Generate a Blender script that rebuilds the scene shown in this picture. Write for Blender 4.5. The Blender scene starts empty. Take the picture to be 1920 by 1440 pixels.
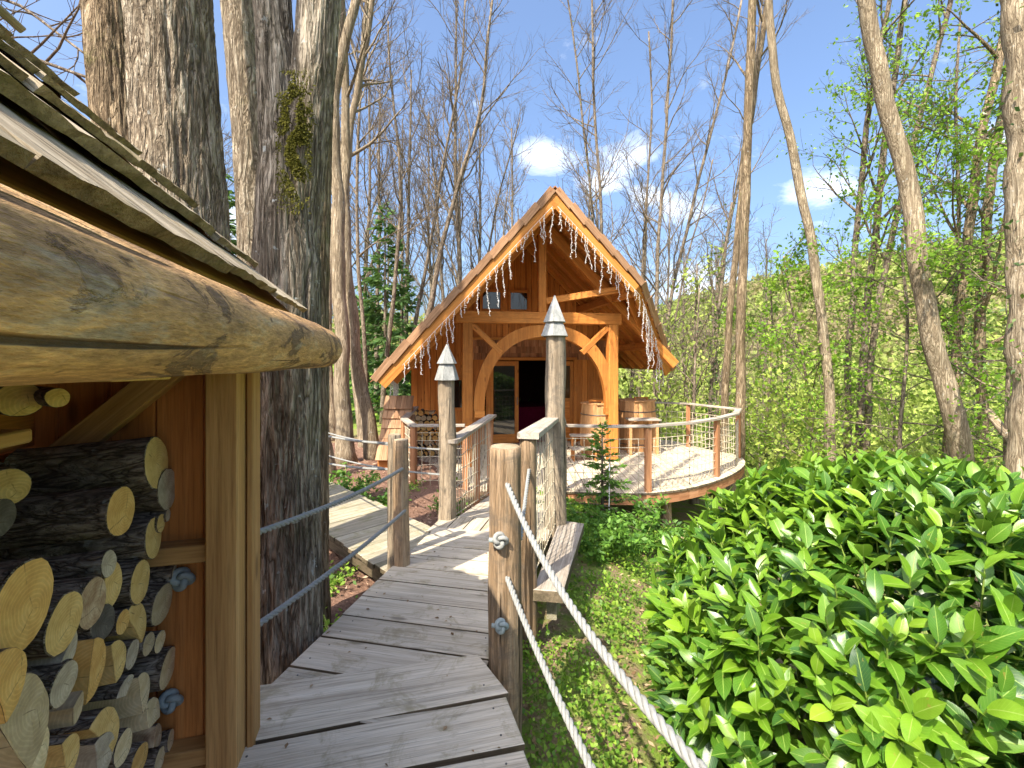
import bpy, math, random
import numpy as np
from mathutils import Vector, Matrix, noise

rng = random.Random(7)
nrg = np.random.default_rng(7)
scene = bpy.context.scene
COL = scene.collection
R = math.radians

# ------------------------------------------------------------------ camera
EYE = 1.4
cam_d = bpy.data.cameras.new("camera")
cam_d.lens = 16.0
cam_d.sensor_width = 36.0
cam_d.shift_y = -0.0234
cam_d.clip_start = 0.05
cam_d.clip_end = 2000
cam = bpy.data.objects.new("camera", cam_d)
COL.objects.link(cam)
cam.location = (0, 0, EYE)
cam.rotation_euler = (R(90), 0, 0)
scene.camera = cam

# ------------------------------------------------------------------ light
SUN_AZ, SUN_EL = 31.5, 51.0            # degrees left of straight behind the camera, above the horizon
to_sun = Vector((-math.sin(R(SUN_AZ)) * math.cos(R(SUN_EL)), -math.cos(R(SUN_AZ)) * math.cos(R(SUN_EL)), math.sin(R(SUN_EL))))
sun_d = bpy.data.lights.new("sun", "SUN")
sun_d.energy = 3.2
sun_d.angle = R(0.53)
sun_d.color = (1.0, 0.91, 0.76)
sun = bpy.data.objects.new("sun", sun_d)
COL.objects.link(sun)
sun.rotation_euler = (-to_sun).to_track_quat('-Z', 'Y').to_euler()

world = bpy.data.worlds.new("World")
scene.world = world
world.use_nodes = True
wn = world.node_tree
wn.nodes.clear()
def W(t, **k):
    n = wn.nodes.new(t)
    for a, v in k.items(): setattr(n, a, v)
    return n
w_out = W('ShaderNodeOutputWorld'); w_bg = W('ShaderNodeBackground')
w_bg.inputs['Strength'].default_value = 0.108
w_sky = W('ShaderNodeTexSky', sky_type='NISHITA', sun_disc=False, sun_elevation=R(SUN_EL), sun_rotation=R(180 + SUN_AZ),
          altitude=200, air_density=1.1, dust_density=6.5, ozone_density=5.5)
w_tc = W('ShaderNodeTexCoord')
w_sep = W('ShaderNodeSeparateXYZ')
wn.links.new(w_tc.outputs['Generated'], w_sep.inputs[0])
# clouds: direction divided by height gives a flat cloud layer
w_den = W('ShaderNodeMath', operation='ADD'); w_den.inputs[1].default_value = 0.22
wn.links.new(w_sep.outputs['Z'], w_den.inputs[0])
w_dx = W('ShaderNodeMath', operation='DIVIDE'); w_dy = W('ShaderNodeMath', operation='DIVIDE')
wn.links.new(w_sep.outputs['X'], w_dx.inputs[0]); wn.links.new(w_den.outputs[0], w_dx.inputs[1])
wn.links.new(w_sep.outputs['Y'], w_dy.inputs[0]); wn.links.new(w_den.outputs[0], w_dy.inputs[1])
w_cmb = W('ShaderNodeCombineXYZ')
wn.links.new(w_dx.outputs[0], w_cmb.inputs[0]); wn.links.new(w_dy.outputs[0], w_cmb.inputs[1])
w_noi = W('ShaderNodeTexNoise'); w_noi.inputs['Scale'].default_value = 1.45; w_noi.inputs['Detail'].default_value = 9; w_noi.inputs['Roughness'].default_value = 0.62; w_noi.inputs['Distortion'].default_value = 0.35
wn.links.new(w_cmb.outputs[0], w_noi.inputs['Vector'])
w_rmp = W('ShaderNodeValToRGB')
w_rmp.color_ramp.elements[0].position = 0.60; w_rmp.color_ramp.elements[0].color = (0, 0, 0, 1)
w_rmp.color_ramp.elements[1].position = 1.02; w_rmp.color_ramp.elements[1].color = (1, 1, 1, 1)
w_noi.inputs['Scale'].default_value = 5.5
w_nrm = W('ShaderNodeVectorMath', operation='NORMALIZE'); wn.links.new(w_tc.outputs['Generated'], w_nrm.inputs[0])
last = None
for (dx_, dz_, rad_) in ((.085, .45, .10), (.235, .45, .12), (.20, .395, .085), (.30, .36, .08), (-.62, .29, .16), (.68, .38, .10), (-.95, .25, .2), (.36, .33, .10), (1.3, .5, .2), (-1.6, .4, .3), (.40, .17, .14), (.02, .22, .1)):
    c_ = Vector((dx_, 1, dz_)).normalized()
    s1 = W('ShaderNodeVectorMath', operation='SUBTRACT'); wn.links.new(w_nrm.outputs[0], s1.inputs[0]); s1.inputs[1].default_value = c_
    s2 = W('ShaderNodeVectorMath', operation='MULTIPLY'); wn.links.new(s1.outputs[0], s2.inputs[0]); s2.inputs[1].default_value = (1, 1, 1.9)
    s3 = W('ShaderNodeVectorMath', operation='LENGTH'); wn.links.new(s2.outputs[0], s3.inputs[0])
    s4 = W('ShaderNodeMapRange', interpolation_type='SMOOTHSTEP'); wn.links.new(s3.outputs['Value'], s4.inputs[0])
    s4.inputs[1].default_value = 0.0; s4.inputs[2].default_value = rad_; s4.inputs[3].default_value = .40; s4.inputs[4].default_value = 0.0
    if last is None: last = s4.outputs[0]
    else:
        mx_ = W('ShaderNodeMath', operation='MAXIMUM'); wn.links.new(last, mx_.inputs[0]); wn.links.new(s4.outputs[0], mx_.inputs[1]); last = mx_.outputs[0]
w_add = W('ShaderNodeMath', operation='ADD'); wn.links.new(last, w_add.inputs[0]); wn.links.new(w_noi.outputs['Fac'], w_add.inputs[1])
wn.links.new(w_add.outputs[0], w_rmp.inputs['Fac'])
w_mix = W('ShaderNodeMixRGB')
w_mix.inputs['Color2'].default_value = (6.2, 6.4, 6.8, 1)
wn.links.new(w_sky.outputs[0], w_mix.inputs['Color1'])
w_cf = W('ShaderNodeMath', operation='MULTIPLY'); w_cf.inputs[1].default_value = 0.75
wn.links.new(w_rmp.outputs[0], w_cf.inputs[0])
wn.links.new(w_cf.outputs[0], w_mix.inputs['Fac'])
wn.links.new(w_mix.outputs[0], w_bg.inputs['Color'])
wn.links.new(w_bg.outputs[0], w_out.inputs['Surface'])

vs = scene.view_settings
vs.view_transform = 'Standard'
vs.look = 'None'
vs.exposure = 1.7
vs.gamma = 1.0
vs.use_curve_mapping = False
scene.cycles.use_denoising = True
scene.cycles.max_bounces = 8
scene.cycles.diffuse_bounces = 5
scene.cycles.transparent_max_bounces = 8
scene.cycles.sample_clamp_indirect = 6.0

# ------------------------------------------------------------------ helpers
F = 853.33
def P(px, py, d):
    """a point of the place, d metres in front of the camera"""
    return Vector(((px - 960) / F * d, d, EYE - (py - 675) / F * d))
def V(x, y, z=0): return Vector((x, y, z))
def sstep(a, b, x):
    t = np.clip((x - a) / (b - a), 0, 1)
    return t * t * (3 - 2 * t)
def fbm(x, y, z=0.0, o=4):
    return noise.fractal(Vector((x, y, z)), 0.9, 2.0, o)

WM = {}
def put(o, M, parent=None):
    """world matrix M, whatever the parent"""
    WM[o.name] = M
    o.matrix_basis = M
    if parent is not None:
        o.parent = parent
        o.matrix_parent_inverse = WM[parent.name].inverted()
    return o
def tag(o, label=None, cat=None, group=None, kind=None):
    if label: o['label'] = label
    if cat: o['category'] = cat
    if group: o['group'] = group
    if kind: o['kind'] = kind
    return o
def thing(name, loc, label=None, cat=None, group=None, kind=None):
    o = bpy.data.objects.new(name, None)
    o.empty_display_size = 0.2
    COL.objects.link(o)
    put(o, Matrix.Translation(Vector(loc)))
    return tag(o, label, cat, group, kind)
def link(name, me, M, parent=None):
    o = bpy.data.objects.new(name, me)
    COL.objects.link(o)
    return put(o, M, parent)
def dup(root, M):
    """a copy of a thing with copies of its parts and sub-parts"""
    r = root.copy(); COL.objects.link(r); put(r, M)
    for ch in root.children:
        c = ch.copy(); COL.objects.link(c); c.parent = r; WM[c.name] = M @ WM[root.name].inverted() @ WM[ch.name]
        for g in ch.children:
            d = g.copy(); COL.objects.link(d); d.parent = c; WM[d.name] = M @ WM[root.name].inverted() @ WM[g.name]
    return r

def fast_mesh(name, verts, quads=None, tris=None, mat=None, smooth=True, attr=None, uv=None, fmat=None):
    verts = np.asarray(verts, dtype=np.float32).reshape(-1, 3)
    quads = np.zeros((0, 4), np.int32) if quads is None else np.asarray(quads, np.int32).reshape(-1, 4)
    tris = np.zeros((0, 3), np.int32) if tris is None else np.asarray(tris, np.int32).reshape(-1, 3)
    me = bpy.data.meshes.new(name)
    me.vertices.add(len(verts)); me.vertices.foreach_set('co', verts.ravel())
    nl = quads.size + tris.size
    me.loops.add(nl)
    li = np.concatenate([quads.ravel(), tris.ravel()])
    me.loops.foreach_set('vertex_index', li)
    npoly = len(quads) + len(tris)
    me.polygons.add(npoly)
    st = np.concatenate([np.arange(len(quads)) * 4, quads.size + np.arange(len(tris)) * 3]).astype(np.int32)
    me.polygons.foreach_set('loop_start', st)
    try: me.polygons.foreach_set('loop_total', np.concatenate([np.full(len(quads), 4), np.full(len(tris), 3)]).astype(np.int32))
    except Exception: pass
    me.polygons.foreach_set('use_smooth', np.full(npoly, bool(smooth)))
    if mat is not None:
        for m in (mat if isinstance(mat, (list, tuple)) else [mat]): me.materials.append(m)
    if fmat is not None: me.polygons.foreach_set('material_index', np.asarray(fmat, np.int32))
    if attr is not None:
        for k, a in attr.items():
            at = me.attributes.new(k, 'FLOAT', 'POINT'); at.data.foreach_set('value', np.asarray(a, np.float32).ravel())
    if uv is not None:
        u = me.uv_layers.new(name='UVMap'); u.data.foreach_set('uv', np.asarray(uv, np.float32)[li].ravel())
    me.update(calc_edges=True)
    me.validate()
    return me

class MB:
    """collects shapes in world coordinates, links them as ONE mesh object"""
    def __init__(s): s.v = []; s.q = []; s.t = []; s.n = 0
    def add(s, v, q=None, t=None):
        v = np.asarray(v, float).reshape(-1, 3)
        s.v.append(v)
        if q is not None and len(q): s.q.append(np.asarray(q, int).reshape(-1, 4) + s.n)
        if t is not None and len(t): s.t.append(np.asarray(t, int).reshape(-1, 3) + s.n)
        s.n += len(v)
        return s
    def tube(s, pts, rad, n=6, cap=True):
        v, q, t = tube_arrays(pts, rad, n, cap)
        return s.add(v, q, t)
    def box(s, c, ax, hs):
        """centre, three unit axes, half sizes"""
        c = np.array(c, float); A = np.array(ax, float); h = np.array(hs, float)
        sg = np.array([[-1,-1,-1],[1,-1,-1],[1,1,-1],[-1,1,-1],[-1,-1,1],[1,-1,1],[1,1,1],[-1,1,1]], float)
        v = c + (sg * h) @ A
        return s.add(v, [[0,3,2,1],[4,5,6,7],[0,1,5,4],[1,2,6,5],[2,3,7,6],[3,0,4,7]])
    def beam(s, p0, p1, w, t, up=(0, 0, 1)):
        X, Y, Z = frame(p1 - p0, up)
        return s.box((p0 + p1) / 2, (X, Y, Z), ((p1 - p0).length / 2, w / 2, t / 2))
    def build(s, name, mat, parent=None, base=None, smooth=False, rand=None, attr=None, uv=None):
        v = np.concatenate(s.v)
        q = np.concatenate(s.q) if s.q else None
        t = np.concatenate(s.t) if s.t else None
        b = np.array(base if base is not None else [(v[:, 0].min() + v[:, 0].max()) / 2, (v[:, 1].min() + v[:, 1].max()) / 2, v[:, 2].min()])
        me = fast_mesh(name, v - b, q, t, mat, smooth, attr, uv)
        return link(name, me, Matrix.Translation(Vector(b)), parent)

def frame(d, up=(0, 0, 1)):
    X = Vector(d).normalized(); U = Vector(up)
    if abs(X.dot(U.normalized())) > 0.98: U = Vector((0, 1, 0)) if abs(X.y) < 0.9 else Vector((1, 0, 0))
    Y = U.cross(X).normalized(); Z = X.cross(Y)
    return X, Y, Z
def fmatrix(c, X, Y, Z):
    M = Matrix((X, Y, Z)).transposed().to_4x4(); M.translation = c
    return M

def tube_arrays(pts, rad, n=6, cap=True):
    p = np.asarray([tuple(a) for a in pts], float); k = len(p)
    r = np.asarray(rad, float)
    if r.ndim < 2: r = r * np.ones(k)
    tg = np.gradient(p, axis=0); tg /= np.linalg.norm(tg, axis=1, keepdims=True) + 1e-12
    mean = p[-1] - p[0]
    ref = np.array([0, 0, 1.0]) if abs(mean[2]) < 0.75 * np.linalg.norm(mean) + 1e-9 else np.array([0, 1.0, 0.0])
    a = np.cross(ref, tg); a /= np.linalg.norm(a, axis=1, keepdims=True) + 1e-12
    b = np.cross(tg, a)
    th = np.arange(n) * 2 * np.pi / n
    ring = a[:, None, :] * np.cos(th)[None, :, None] + b[:, None, :] * np.sin(th)[None, :, None]
    rr = r if r.ndim == 2 else r[:, None]
    v = p[:, None, :] + ring * rr[..., None]
    v = v.reshape(-1, 3)
    i = np.arange(k - 1)[:, None] * n + np.arange(n)[None, :]
    j = np.arange(k - 1)[:, None] * n + (np.arange(n)[None, :] + 1) % n
    q = np.stack([i, j, j + n, i + n], -1).reshape(-1, 4)
    t = None
    if cap:
        v = np.concatenate([v, p[:1], p[-1:]])
        c0, c1 = len(v) - 2, len(v) - 1
        m = np.arange(n); m2 = (m + 1) % n; o = (k - 1) * n
        t = np.concatenate([np.stack([m2, m, np.full(n, c0)], -1), np.stack([o + m, o + m2, np.full(n, c1)], -1)])
    return v, q, t

_cache = {}
def board(name, p0, p1, w, t, mat, parent=None, up=(0, 0, 1), bev=0.004, s0=0.0, s1=0.0):
    """a sawn board, its length along local X; alike boards share their mesh"""
    p0 = Vector(p0); p1 = Vector(p1)
    X, Y, Z = frame(p1 - p0, up); L = (p1 - p0).length
    key = ('b', round(L, 2), round(w, 3), round(t, 3), mat.name, round(s0, 3), round(s1, 3))
    me = _cache.get(key)
    if me is None:
        b = min(bev, w * .2, t * .2)
        cs = [(-w/2+b, -t/2), (w/2-b, -t/2), (w/2, -t/2+b), (w/2, t/2-b), (w/2-b, t/2), (-w/2+b, t/2), (-w/2, t/2-b), (-w/2, -t/2+b)]
        v = [(-L/2 + s0 * y / (w/2), y, z) for y, z in cs] + [(L/2 + s1 * y / (w/2), y, z) for y, z in cs]
        f = [[i, (i+1) % 8, (i+1) % 8 + 8, i + 8] for i in range(8)] + [list(range(7, -1, -1)), list(range(8, 16))]
        me = bpy.data.meshes.new(name); me.from_pydata(v, [], f); me.materials.append(mat); me.update()
        _cache[key] = me
    return link(name, me, fmatrix((p0 + p1) / 2, X, Y, Z), parent)

SIDE_MAT = [None]
def slab(name, c, t, mat, parent=None, bev=0.005, jit=0.0):
    """a deck plank from its four top corners (start left, start right, end right, end left), length along local X"""
    c = [Vector(a) for a in c]
    st = (c[0] + c[1]) / 2; en = (c[2] + c[3]) / 2
    X = (en - st).normalized(); up = (c[1] - c[0]).cross(en - st)
    Z = -up.normalized() if up.z < 0 else up.normalized()
    Y = Z.cross(X).normalized(); Z = X.cross(Y)
    M = fmatrix((st + en) / 2 + Z * rng.uniform(-jit, jit), X, Y, Z); Mi = fmatrix((st + en) / 2, X, Y, Z).inverted()
    loc = [Mi @ a for a in c]
    if (loc[1] - loc[0]).cross(loc[2] - loc[1]).z < 0: loc = [loc[3], loc[2], loc[1], loc[0]]
    cen = sum(loc, Vector()) / 4
    ins = []
    for a in loc:
        ins.append(Vector((a.x - math.copysign(bev, a.x - cen.x), a.y - math.copysign(bev, a.y - cen.y), a.z)))
    v = [a - Vector((0, 0, t)) for a in loc] + [a - Vector((0, 0, bev)) for a in loc] + ins
    f = [[3, 2, 1, 0], [8, 9, 10, 11]]
    for i in range(4):
        j = (i + 1) % 4
        f += [[i, j, j + 4, i + 4], [i + 4, j + 4, j + 8, i + 8]]
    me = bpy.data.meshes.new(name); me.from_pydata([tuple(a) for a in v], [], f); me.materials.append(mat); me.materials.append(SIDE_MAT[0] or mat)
    for i in (2, 4, 6, 8): me.polygons[i].material_index = 1      # dirty brown sawn edges, with the shade of the gaps painted in
    me.update()
    return link(name, me, M, parent)

def pole(name, p0, p1, r0, r1, mats, parent=None, n=18, rows=14, rough=0.05, fz=2.0, seed=0, dome=0.0):
    """a round post or log in local Z; second material on its cut ends"""
    p0 = Vector(p0); p1 = Vector(p1); L = (p1 - p0).length
    Z, X, Y = frame(p1 - p0, (0, 1, 0) if abs((p1-p0).normalized().z) > .8 else (0, 0, 1))
    M = fmatrix(p0, X, Y, Z)
    v = []
    for i in range(rows + 1):
        s = i / rows; r = r0 + (r1 - r0) * s
        bx = r * rough * 2 * noise.noise(Vector((s * 2.2, seed * 3.1, 1.7))); by = r * rough * 2 * noise.noise(Vector((s * 2.2, seed * 3.1, 9.7)))
        for k in range(n):
            a = 2 * math.pi * k / n
            q = r * (1 + rough * 1.6 * noise.noise(Vector((math.cos(a) * 1.6 + seed * 7.3, math.sin(a) * 1.6, s * L * fz)))
                     + rough * .8 * noise.noise(Vector((math.cos(a) * 5 + seed * 3.3, math.sin(a) * 5, s * L * fz * .7))))
            v.append((bx + q * math.cos(a), by + q * math.sin(a), s * L))
    f = []
    for i in range(rows):
        for k in range(n):
            k2 = (k + 1) % n
            f.append([i * n + k, i * n + k2, (i + 1) * n + k2, (i + 1) * n + k])
    # bevelled ends
    def cap(o, zz, flip):
        ring = []
        cx = sum(v[o + k][0] for k in range(n)) / n; cy = sum(v[o + k][1] for k in range(n)) / n
        b0 = len(v)
        for k in range(n):
            x, y, z = v[o + k]; v.append((cx + (x - cx) * .9, cy + (y - cy) * .9, zz))
        v.append((cx, cy, zz + (dome if not flip else -dome)))
        out = []
        for k in range(n):
            k2 = (k + 1) % n
            a = [o + k, o + k2, b0 + k2, b0 + k]; b = [b0 + k, b0 + k2, b0 + n]
            if flip: a.reverse(); b.reverse()
            f.append(a); out.append(len(f)); f.append(b)
        return out
    sm = len(f)
    cap(rows * n, L + r1 * .06, False); cap(0, -r0 * .06, True)
    me = bpy.data.meshes.new(name); me.from_pydata(v, [], f)
    for m in mats: me.materials.append(m)
    for i, pl in enumerate(me.polygons):
        pl.use_smooth = i < sm
        if len(mats) > 1 and i >= sm and len(pl.vertices) == 3: pl.material_index = 1
    me.update()
    return link(name, me, M, parent)
# ------------------------------------------------------------------ materials
class NT:
    def __init__(s, name):
        s.m = bpy.data.materials.new(name); s.m.use_nodes = True
        s.t = s.m.node_tree; s.t.nodes.clear()
        s.out = s.t.nodes.new('ShaderNodeOutputMaterial')
    def n(s, typ, ins=None, **k):
        d = s.t.nodes.new('ShaderNode' + typ)
        for a, v in k.items(): setattr(d, a, v)
        for a, v in (ins or {}).items():
            if isinstance(v, bpy.types.NodeSocket): s.t.links.new(v, d.inputs[a])
            else: d.inputs[a].default_value = v
        return d
    def ramp(s, fac, stops, interp='LINEAR'):
        d = s.n('ValToRGB', {'Fac': fac}); cr = d.color_ramp; cr.interpolation = interp
        while len(cr.elements) < len(stops): cr.elements.new(0.5)
        for e, (p, c) in zip(cr.elements, stops):
            e.position = p; e.color = (c[0], c[1], c[2], 1) if not isinstance(c, (int, float)) else (c, c, c, 1)
        return d.outputs['Color']
    def mix(s, fac, a, b, mode='MIX'):
        def col(v): return v if isinstance(v, bpy.types.NodeSocket) or not isinstance(v, (tuple, list)) else (*v[:3], 1)
        d = s.n('MixRGB', {'Fac': fac, 'Color1': col(a), 'Color2': col(b)}, blend_type=mode)
        return d.outputs[0]
    def math(s, op, a, b=0.5, c=None):
        d = s.n('Math', {0: a, 1: b}, operation=op)
        if c is not None: d.inputs[2].default_value = c
        return d.outputs[0]
    def noise(s, vec, sc, det=4, rough=0.55, dist=0.0):
        return s.n('TexNoise', {'Vector': vec, 'Scale': sc, 'Detail': det, 'Roughness': rough, 'Distortion': dist}).outputs['Fac']
    def coords(s, scale=(1, 1, 1), rand=True, src='Object'):
        tc = s.n('TexCoord').outputs[src]
        if rand:
            oi = s.n('ObjectInfo').outputs['Random']
            off = s.n('VectorMath', {0: (37.0, 61.0, 23.0)}, operation='SCALE'); s.t.links.new(oi, off.inputs['Scale'])
            tc = s.n('VectorMath', {0: tc, 1: off.outputs[0]}, operation='ADD').outputs[0]
        return tc, s.n('VectorMath', {0: tc, 1: scale}, operation='MULTIPLY').outputs[0]
    def finish(s, color, rough=0.7, bump=None, bstr=0.3, bdist=0.01, spec=0.3, **extra):
        b = s.n('BsdfPrincipled', {'Base Color': color, 'Roughness': rough, 'Specular IOR Level': spec})
        for k, v in extra.items(): b.inputs[k.replace('_', ' ')].default_value = v
        if bump is not None:
            bp = s.n('Bump', {'Height': bump, 'Strength': bstr, 'Distance': bdist})
            s.t.links.new(bp.outputs[0], b.inputs['Normal'])
        s.t.links.new(b.outputs[0], s.out.inputs['Surface'])
        return s.m

def wood(name, dark, mid, light, axis='X', across=26.0, along=1.3, stain=None, stain_amt=0.5, rough=0.75, bump=0.35, var=0.25, spec=0.2, knots=True, crack=0.0, stain2=None, fib=.22, ssc=3.2, sedge=(.48, .66)):
    m = NT(name)
    sc = {'X': (along, across, across), 'Z': (across, across, along), 'Y': (across, along, across)}[axis]
    raw, st = m.coords(sc)
    low = m.n('VectorMath', {0: raw, 1: tuple(a * .12 for a in sc)}, operation='MULTIPLY').outputs[0]
    wob = m.noise(low, 1.0, 2, .5)
    stv = m.n('VectorMath', {0: st, 1: m.n('CombineXYZ', {0: wob, 1: wob, 2: wob}).outputs[0]}, operation='ADD').outputs[0]
    g1 = m.noise(stv, 0.32, 5, .62, 1.6)
    g2 = m.noise(st, 1.6, 5, .7, .4)
    g = m.math('ADD', m.math('MULTIPLY', g1, .6), m.math('MULTIPLY', g2, .4))
    c = m.ramp(g, [(.34, dark), (.5, mid), (.66, light)])
    g3 = m.noise(st, 5.5, 3, .65, .3)
    c = m.mix(1.0, c, m.ramp(g3, [(.32, 1 - fib), (.5, 1.0), (.7, 1 + fib * .5)]), 'MULTIPLY')
    g = m.math('ADD', g, m.math('MULTIPLY', g3, fib * 1.6))
    if knots:
        ks = m.n('VectorMath', {0: raw, 1: {'X': (2.3, 7.0, 7.0), 'Z': (7.0, 7.0, 2.3), 'Y': (7, 2.3, 7)}[axis]}, operation='MULTIPLY').outputs[0]
        vo = m.n('TexVoronoi', {'Vector': ks, 'Scale': 0.8}).outputs['Distance']
        kn = m.ramp(vo, [(.06, 1.0), (.12, 0.0)])
        c = m.mix(m.math('MULTIPLY', kn, .7), c, tuple(a * .45 for a in dark))
    if stain is not None:
        sn = m.ramp(m.noise(raw, ssc, 7, .72, .6), [(sedge[0], 0.0), (sedge[1], 1.0)])
        c = m.mix(m.math('MULTIPLY', sn, stain_amt), c, stain)
    if stain2 is not None:
        sn = m.ramp(m.noise(m.n('VectorMath', {0: raw, 1: {'X': (1.2, 5, 5), 'Z': (5, 5, 1.2), 'Y': (5, 1.2, 5)}[axis]}, operation='MULTIPLY').outputs[0], 1.4, 5, .6, .8), [(.5, 0.0), (.6, 1.0)])
        c = m.mix(m.math('MULTIPLY', sn, .75), c, stain2)
    if crack > 0:
        cs = m.n('VectorMath', {0: raw, 1: {'X': (.8, 30, 30), 'Z': (30, 30, .8), 'Y': (30, .8, 30)}[axis]}, operation='MULTIPLY').outputs[0]
        cv = m.noise(cs, 1.0, 3, .6, .6)
        ck = m.ramp(cv, [(.355, 1.0), (.39, 0.0)])
        c = m.mix(m.math('MULTIPLY', ck, crack), c, tuple(a * .3 for a in dark))
        g = m.math('SUBTRACT', g, m.math('MULTIPLY', ck, .6))
    rnd = m.n('ObjectInfo').outputs['Random']
    c = m.mix(1.0, c, m.ramp(rnd, [(0, 1 - var), (1, 1 + var * .55)]), 'MULTIPLY')
    return m.finish(c, rough, g, bump, .012, spec)

def bark(name, dark, mid, light, sc=9.0, stretch=.16, bump=1.0, dist=.04, lichen=.0, moss=.0, moss_c=(.10, .11, .02)):
    m = NT(name)
    raw, st = m.coords((sc, sc, sc * stretch))
    w = m.n('TexNoise', {'Vector': st, 'Scale': .7, 'Detail': 4.0, 'Roughness': .6}).outputs['Color']
    st2 = m.n('VectorMath', {0: st, 1: m.n('VectorMath', {0: w, 1: (1.4, 1.4, 1.4)}, operation='MULTIPLY').outputs[0]}, operation='ADD').outputs[0]
    f1 = m.math('ABSOLUTE', m.math('SUBTRACT', m.noise(st, 1.0, 3, .55, .9), .5))
    f2 = m.math('ABSOLUTE', m.math('SUBTRACT', m.noise(st2, 1.9, 3, .6, .6), .5))
    ridge = m.math('MULTIPLY', m.ramp(f1, [(.0, .05), (.05, .62), (.14, 1.0)]), m.ramp(f2, [(.0, .45), (.045, .85), (.12, 1.0)]))
    fine = m.noise(m.n('VectorMath', {0: raw, 1: (sc * 4, sc * 4, sc * 1.4)}, operation='MULTIPLY').outputs[0], 1.0, 6, .7)
    h = m.math('ADD', m.math('MULTIPLY', ridge, .65), m.math('MULTIPLY', fine, .35))
    c = m.ramp(h, [(.16, dark), (.52, mid), (.86, light)])
    big = m.noise(raw, 2.1, 4, .6)
    c = m.mix(1.0, c, m.ramp(big, [(.3, .72), (.7, 1.2)]), 'MULTIPLY')
    if lichen > 0:
        ln = m.ramp(m.noise(raw, 13.0, 3, .6, .3), [(.66, 0.0), (.70, 1.0)])
        c = m.mix(m.math('MULTIPLY', ln, lichen), c, (.52, .54, .50))
    if moss > 0:
        mn = m.ramp(m.noise(raw, 2.6, 6, .7, .5), [(.56, 0.0), (.68, 1.0)])
        c = m.mix(m.math('MULTIPLY', mn, moss), c, moss_c)
    return m.finish(c, .9, h, bump, dist, .12)

def plain(name, col, rough=.6, spec=.3, nz=0.2, sc=8.0, bump=0.0, metal=0.0):
    m = NT(name)
    raw, _ = m.coords()
    n_ = m.noise(raw, sc, 5, .6)
    c = m.mix(1.0, col, m.ramp(n_, [(.3, 1 - nz), (.7, 1 + nz)]), 'MULTIPLY')
    return m.finish(c, rough, n_ if bump else None, bump, .01, spec, Metallic=metal)

def leafmat(name, stops, rough=.4, trans=.3, tcol=(.35, .55, .05), spec=.5, veins=False, coat=0.0):
    m = NT(name)
    a = m.n('Attribute', attribute_name='rnd').outputs['Fac']
    c = m.ramp(a, stops)
    bump = None
    if veins:
        ob = m.n('TexCoord').outputs['Object']
        geo = m.n('NewGeometry').outputs['Position']
        bl = m.ramp(m.noise(geo, 42.0, 3, .6), [(.665, 0.0), (.70, 1.0)])
        c = m.mix(m.math('MULTIPLY', bl, .6), c, (.30, .21, .05))
        c = m.mix(1.0, c, m.ramp(m.noise(geo, 11.0, 3, .6), [(.3, .78), (.7, 1.2)]), 'MULTIPLY')
        uvn = m.n('UVMap').outputs[0]
        sp = m.n('SeparateXYZ', {0: uvn})
        u, v = sp.outputs[0], sp.outputs[1]
        off = m.math('ABSOLUTE', m.math('SUBTRACT', v, .5))
        mid = m.ramp(off, [(.010, 1.0), (.034, 0.0)])
        wv = m.math('SINE', m.math('MULTIPLY', m.math('SUBTRACT', u, m.math('MULTIPLY', off, .55)), 68.0))
        vein = m.ramp(wv, [(.80, 0.0), (1.0, 1.0)])
        k = m.math('MAXIMUM', mid, m.math('MULTIPLY', vein, .24))
        c = m.mix(m.math('MULTIPLY', k, .75), c, (.33, .46, .10))
        bump = m.math('SUBTRACT', m.math('MULTIPLY', off, 1.2), m.math('MULTIPLY', k, .25))
    b = m.n('BsdfPrincipled', {'Base Color': c, 'Roughness': rough, 'Specular IOR Level': spec, 'Coat Weight': coat, 'Coat Roughness': .15})
    if bump is not None:
        bp = m.n('Bump', {'Height': bump, 'Strength': .35, 'Distance': .004}); m.t.links.new(bp.outputs[0], b.inputs['Normal'])
    tr = m.n('BsdfTranslucent', {'Color': m.mix(.5, c, tcol)})
    mx = m.n('MixShader', {0: trans, 1: b.outputs[0], 2: tr.outputs[0]})
    m.t.links.new(mx.outputs[0], m.out.inputs['Surface'])
    return m.m

M = {}
M['deck'] = wood('weathered_deck_wood', (.33, .275, .20), (.55, .475, .36), (.67, .60, .48), across=34, along=1.0, stain=(.27, .225, .12), stain_amt=.6, var=.14, rough=.8, bump=.5, crack=.28, fib=.26, ssc=5.5, sedge=(.53, .64))
M['deck_green'] = wood('weathered_deck_wood_algae', (.20, .18, .12), (.35, .31, .225), (.46, .42, .33), across=34, along=1.0, stain=(.20, .19, .08), stain_amt=.6, var=.2, rough=.8, bump=.6, crack=.5, fib=.3, ssc=5, sedge=(.5, .64))
M['rail'] = wood('weathered_rail_wood', (.22, .18, .14), (.38, .33, .27), (.50, .45, .38), across=34, along=1.2, stain=(.20, .17, .13), stain_amt=.5, var=.15, bump=.5, crack=.5)
M['post'] = wood('rough_post_wood', (.15, .10, .055), (.36, .245, .145), (.50, .385, .26), axis='Z', across=34, along=1.6, stain=(.16, .13, .10), stain_amt=.55, var=.15, bump=1.0, crack=.9, rough=.85, fib=.5, ssc=7, sedge=(.5, .6))
M['post_grey'] = wood('grey_post_wood', (.14, .105, .07), (.33, .26, .18), (.46, .38, .28), axis='Z', across=34, along=1.6, stain=(.13, .115, .095), stain_amt=.5, var=.15, bump=1.0, crack=.9, rough=.85, fib=.45, ssc=7, sedge=(.5, .6))
M['end'] = wood('cut_post_end', (.20, .15, .09), (.36, .29, .19), (.46, .38, .26), axis='Z', across=20, along=8, var=.15, bump=.3)
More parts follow.
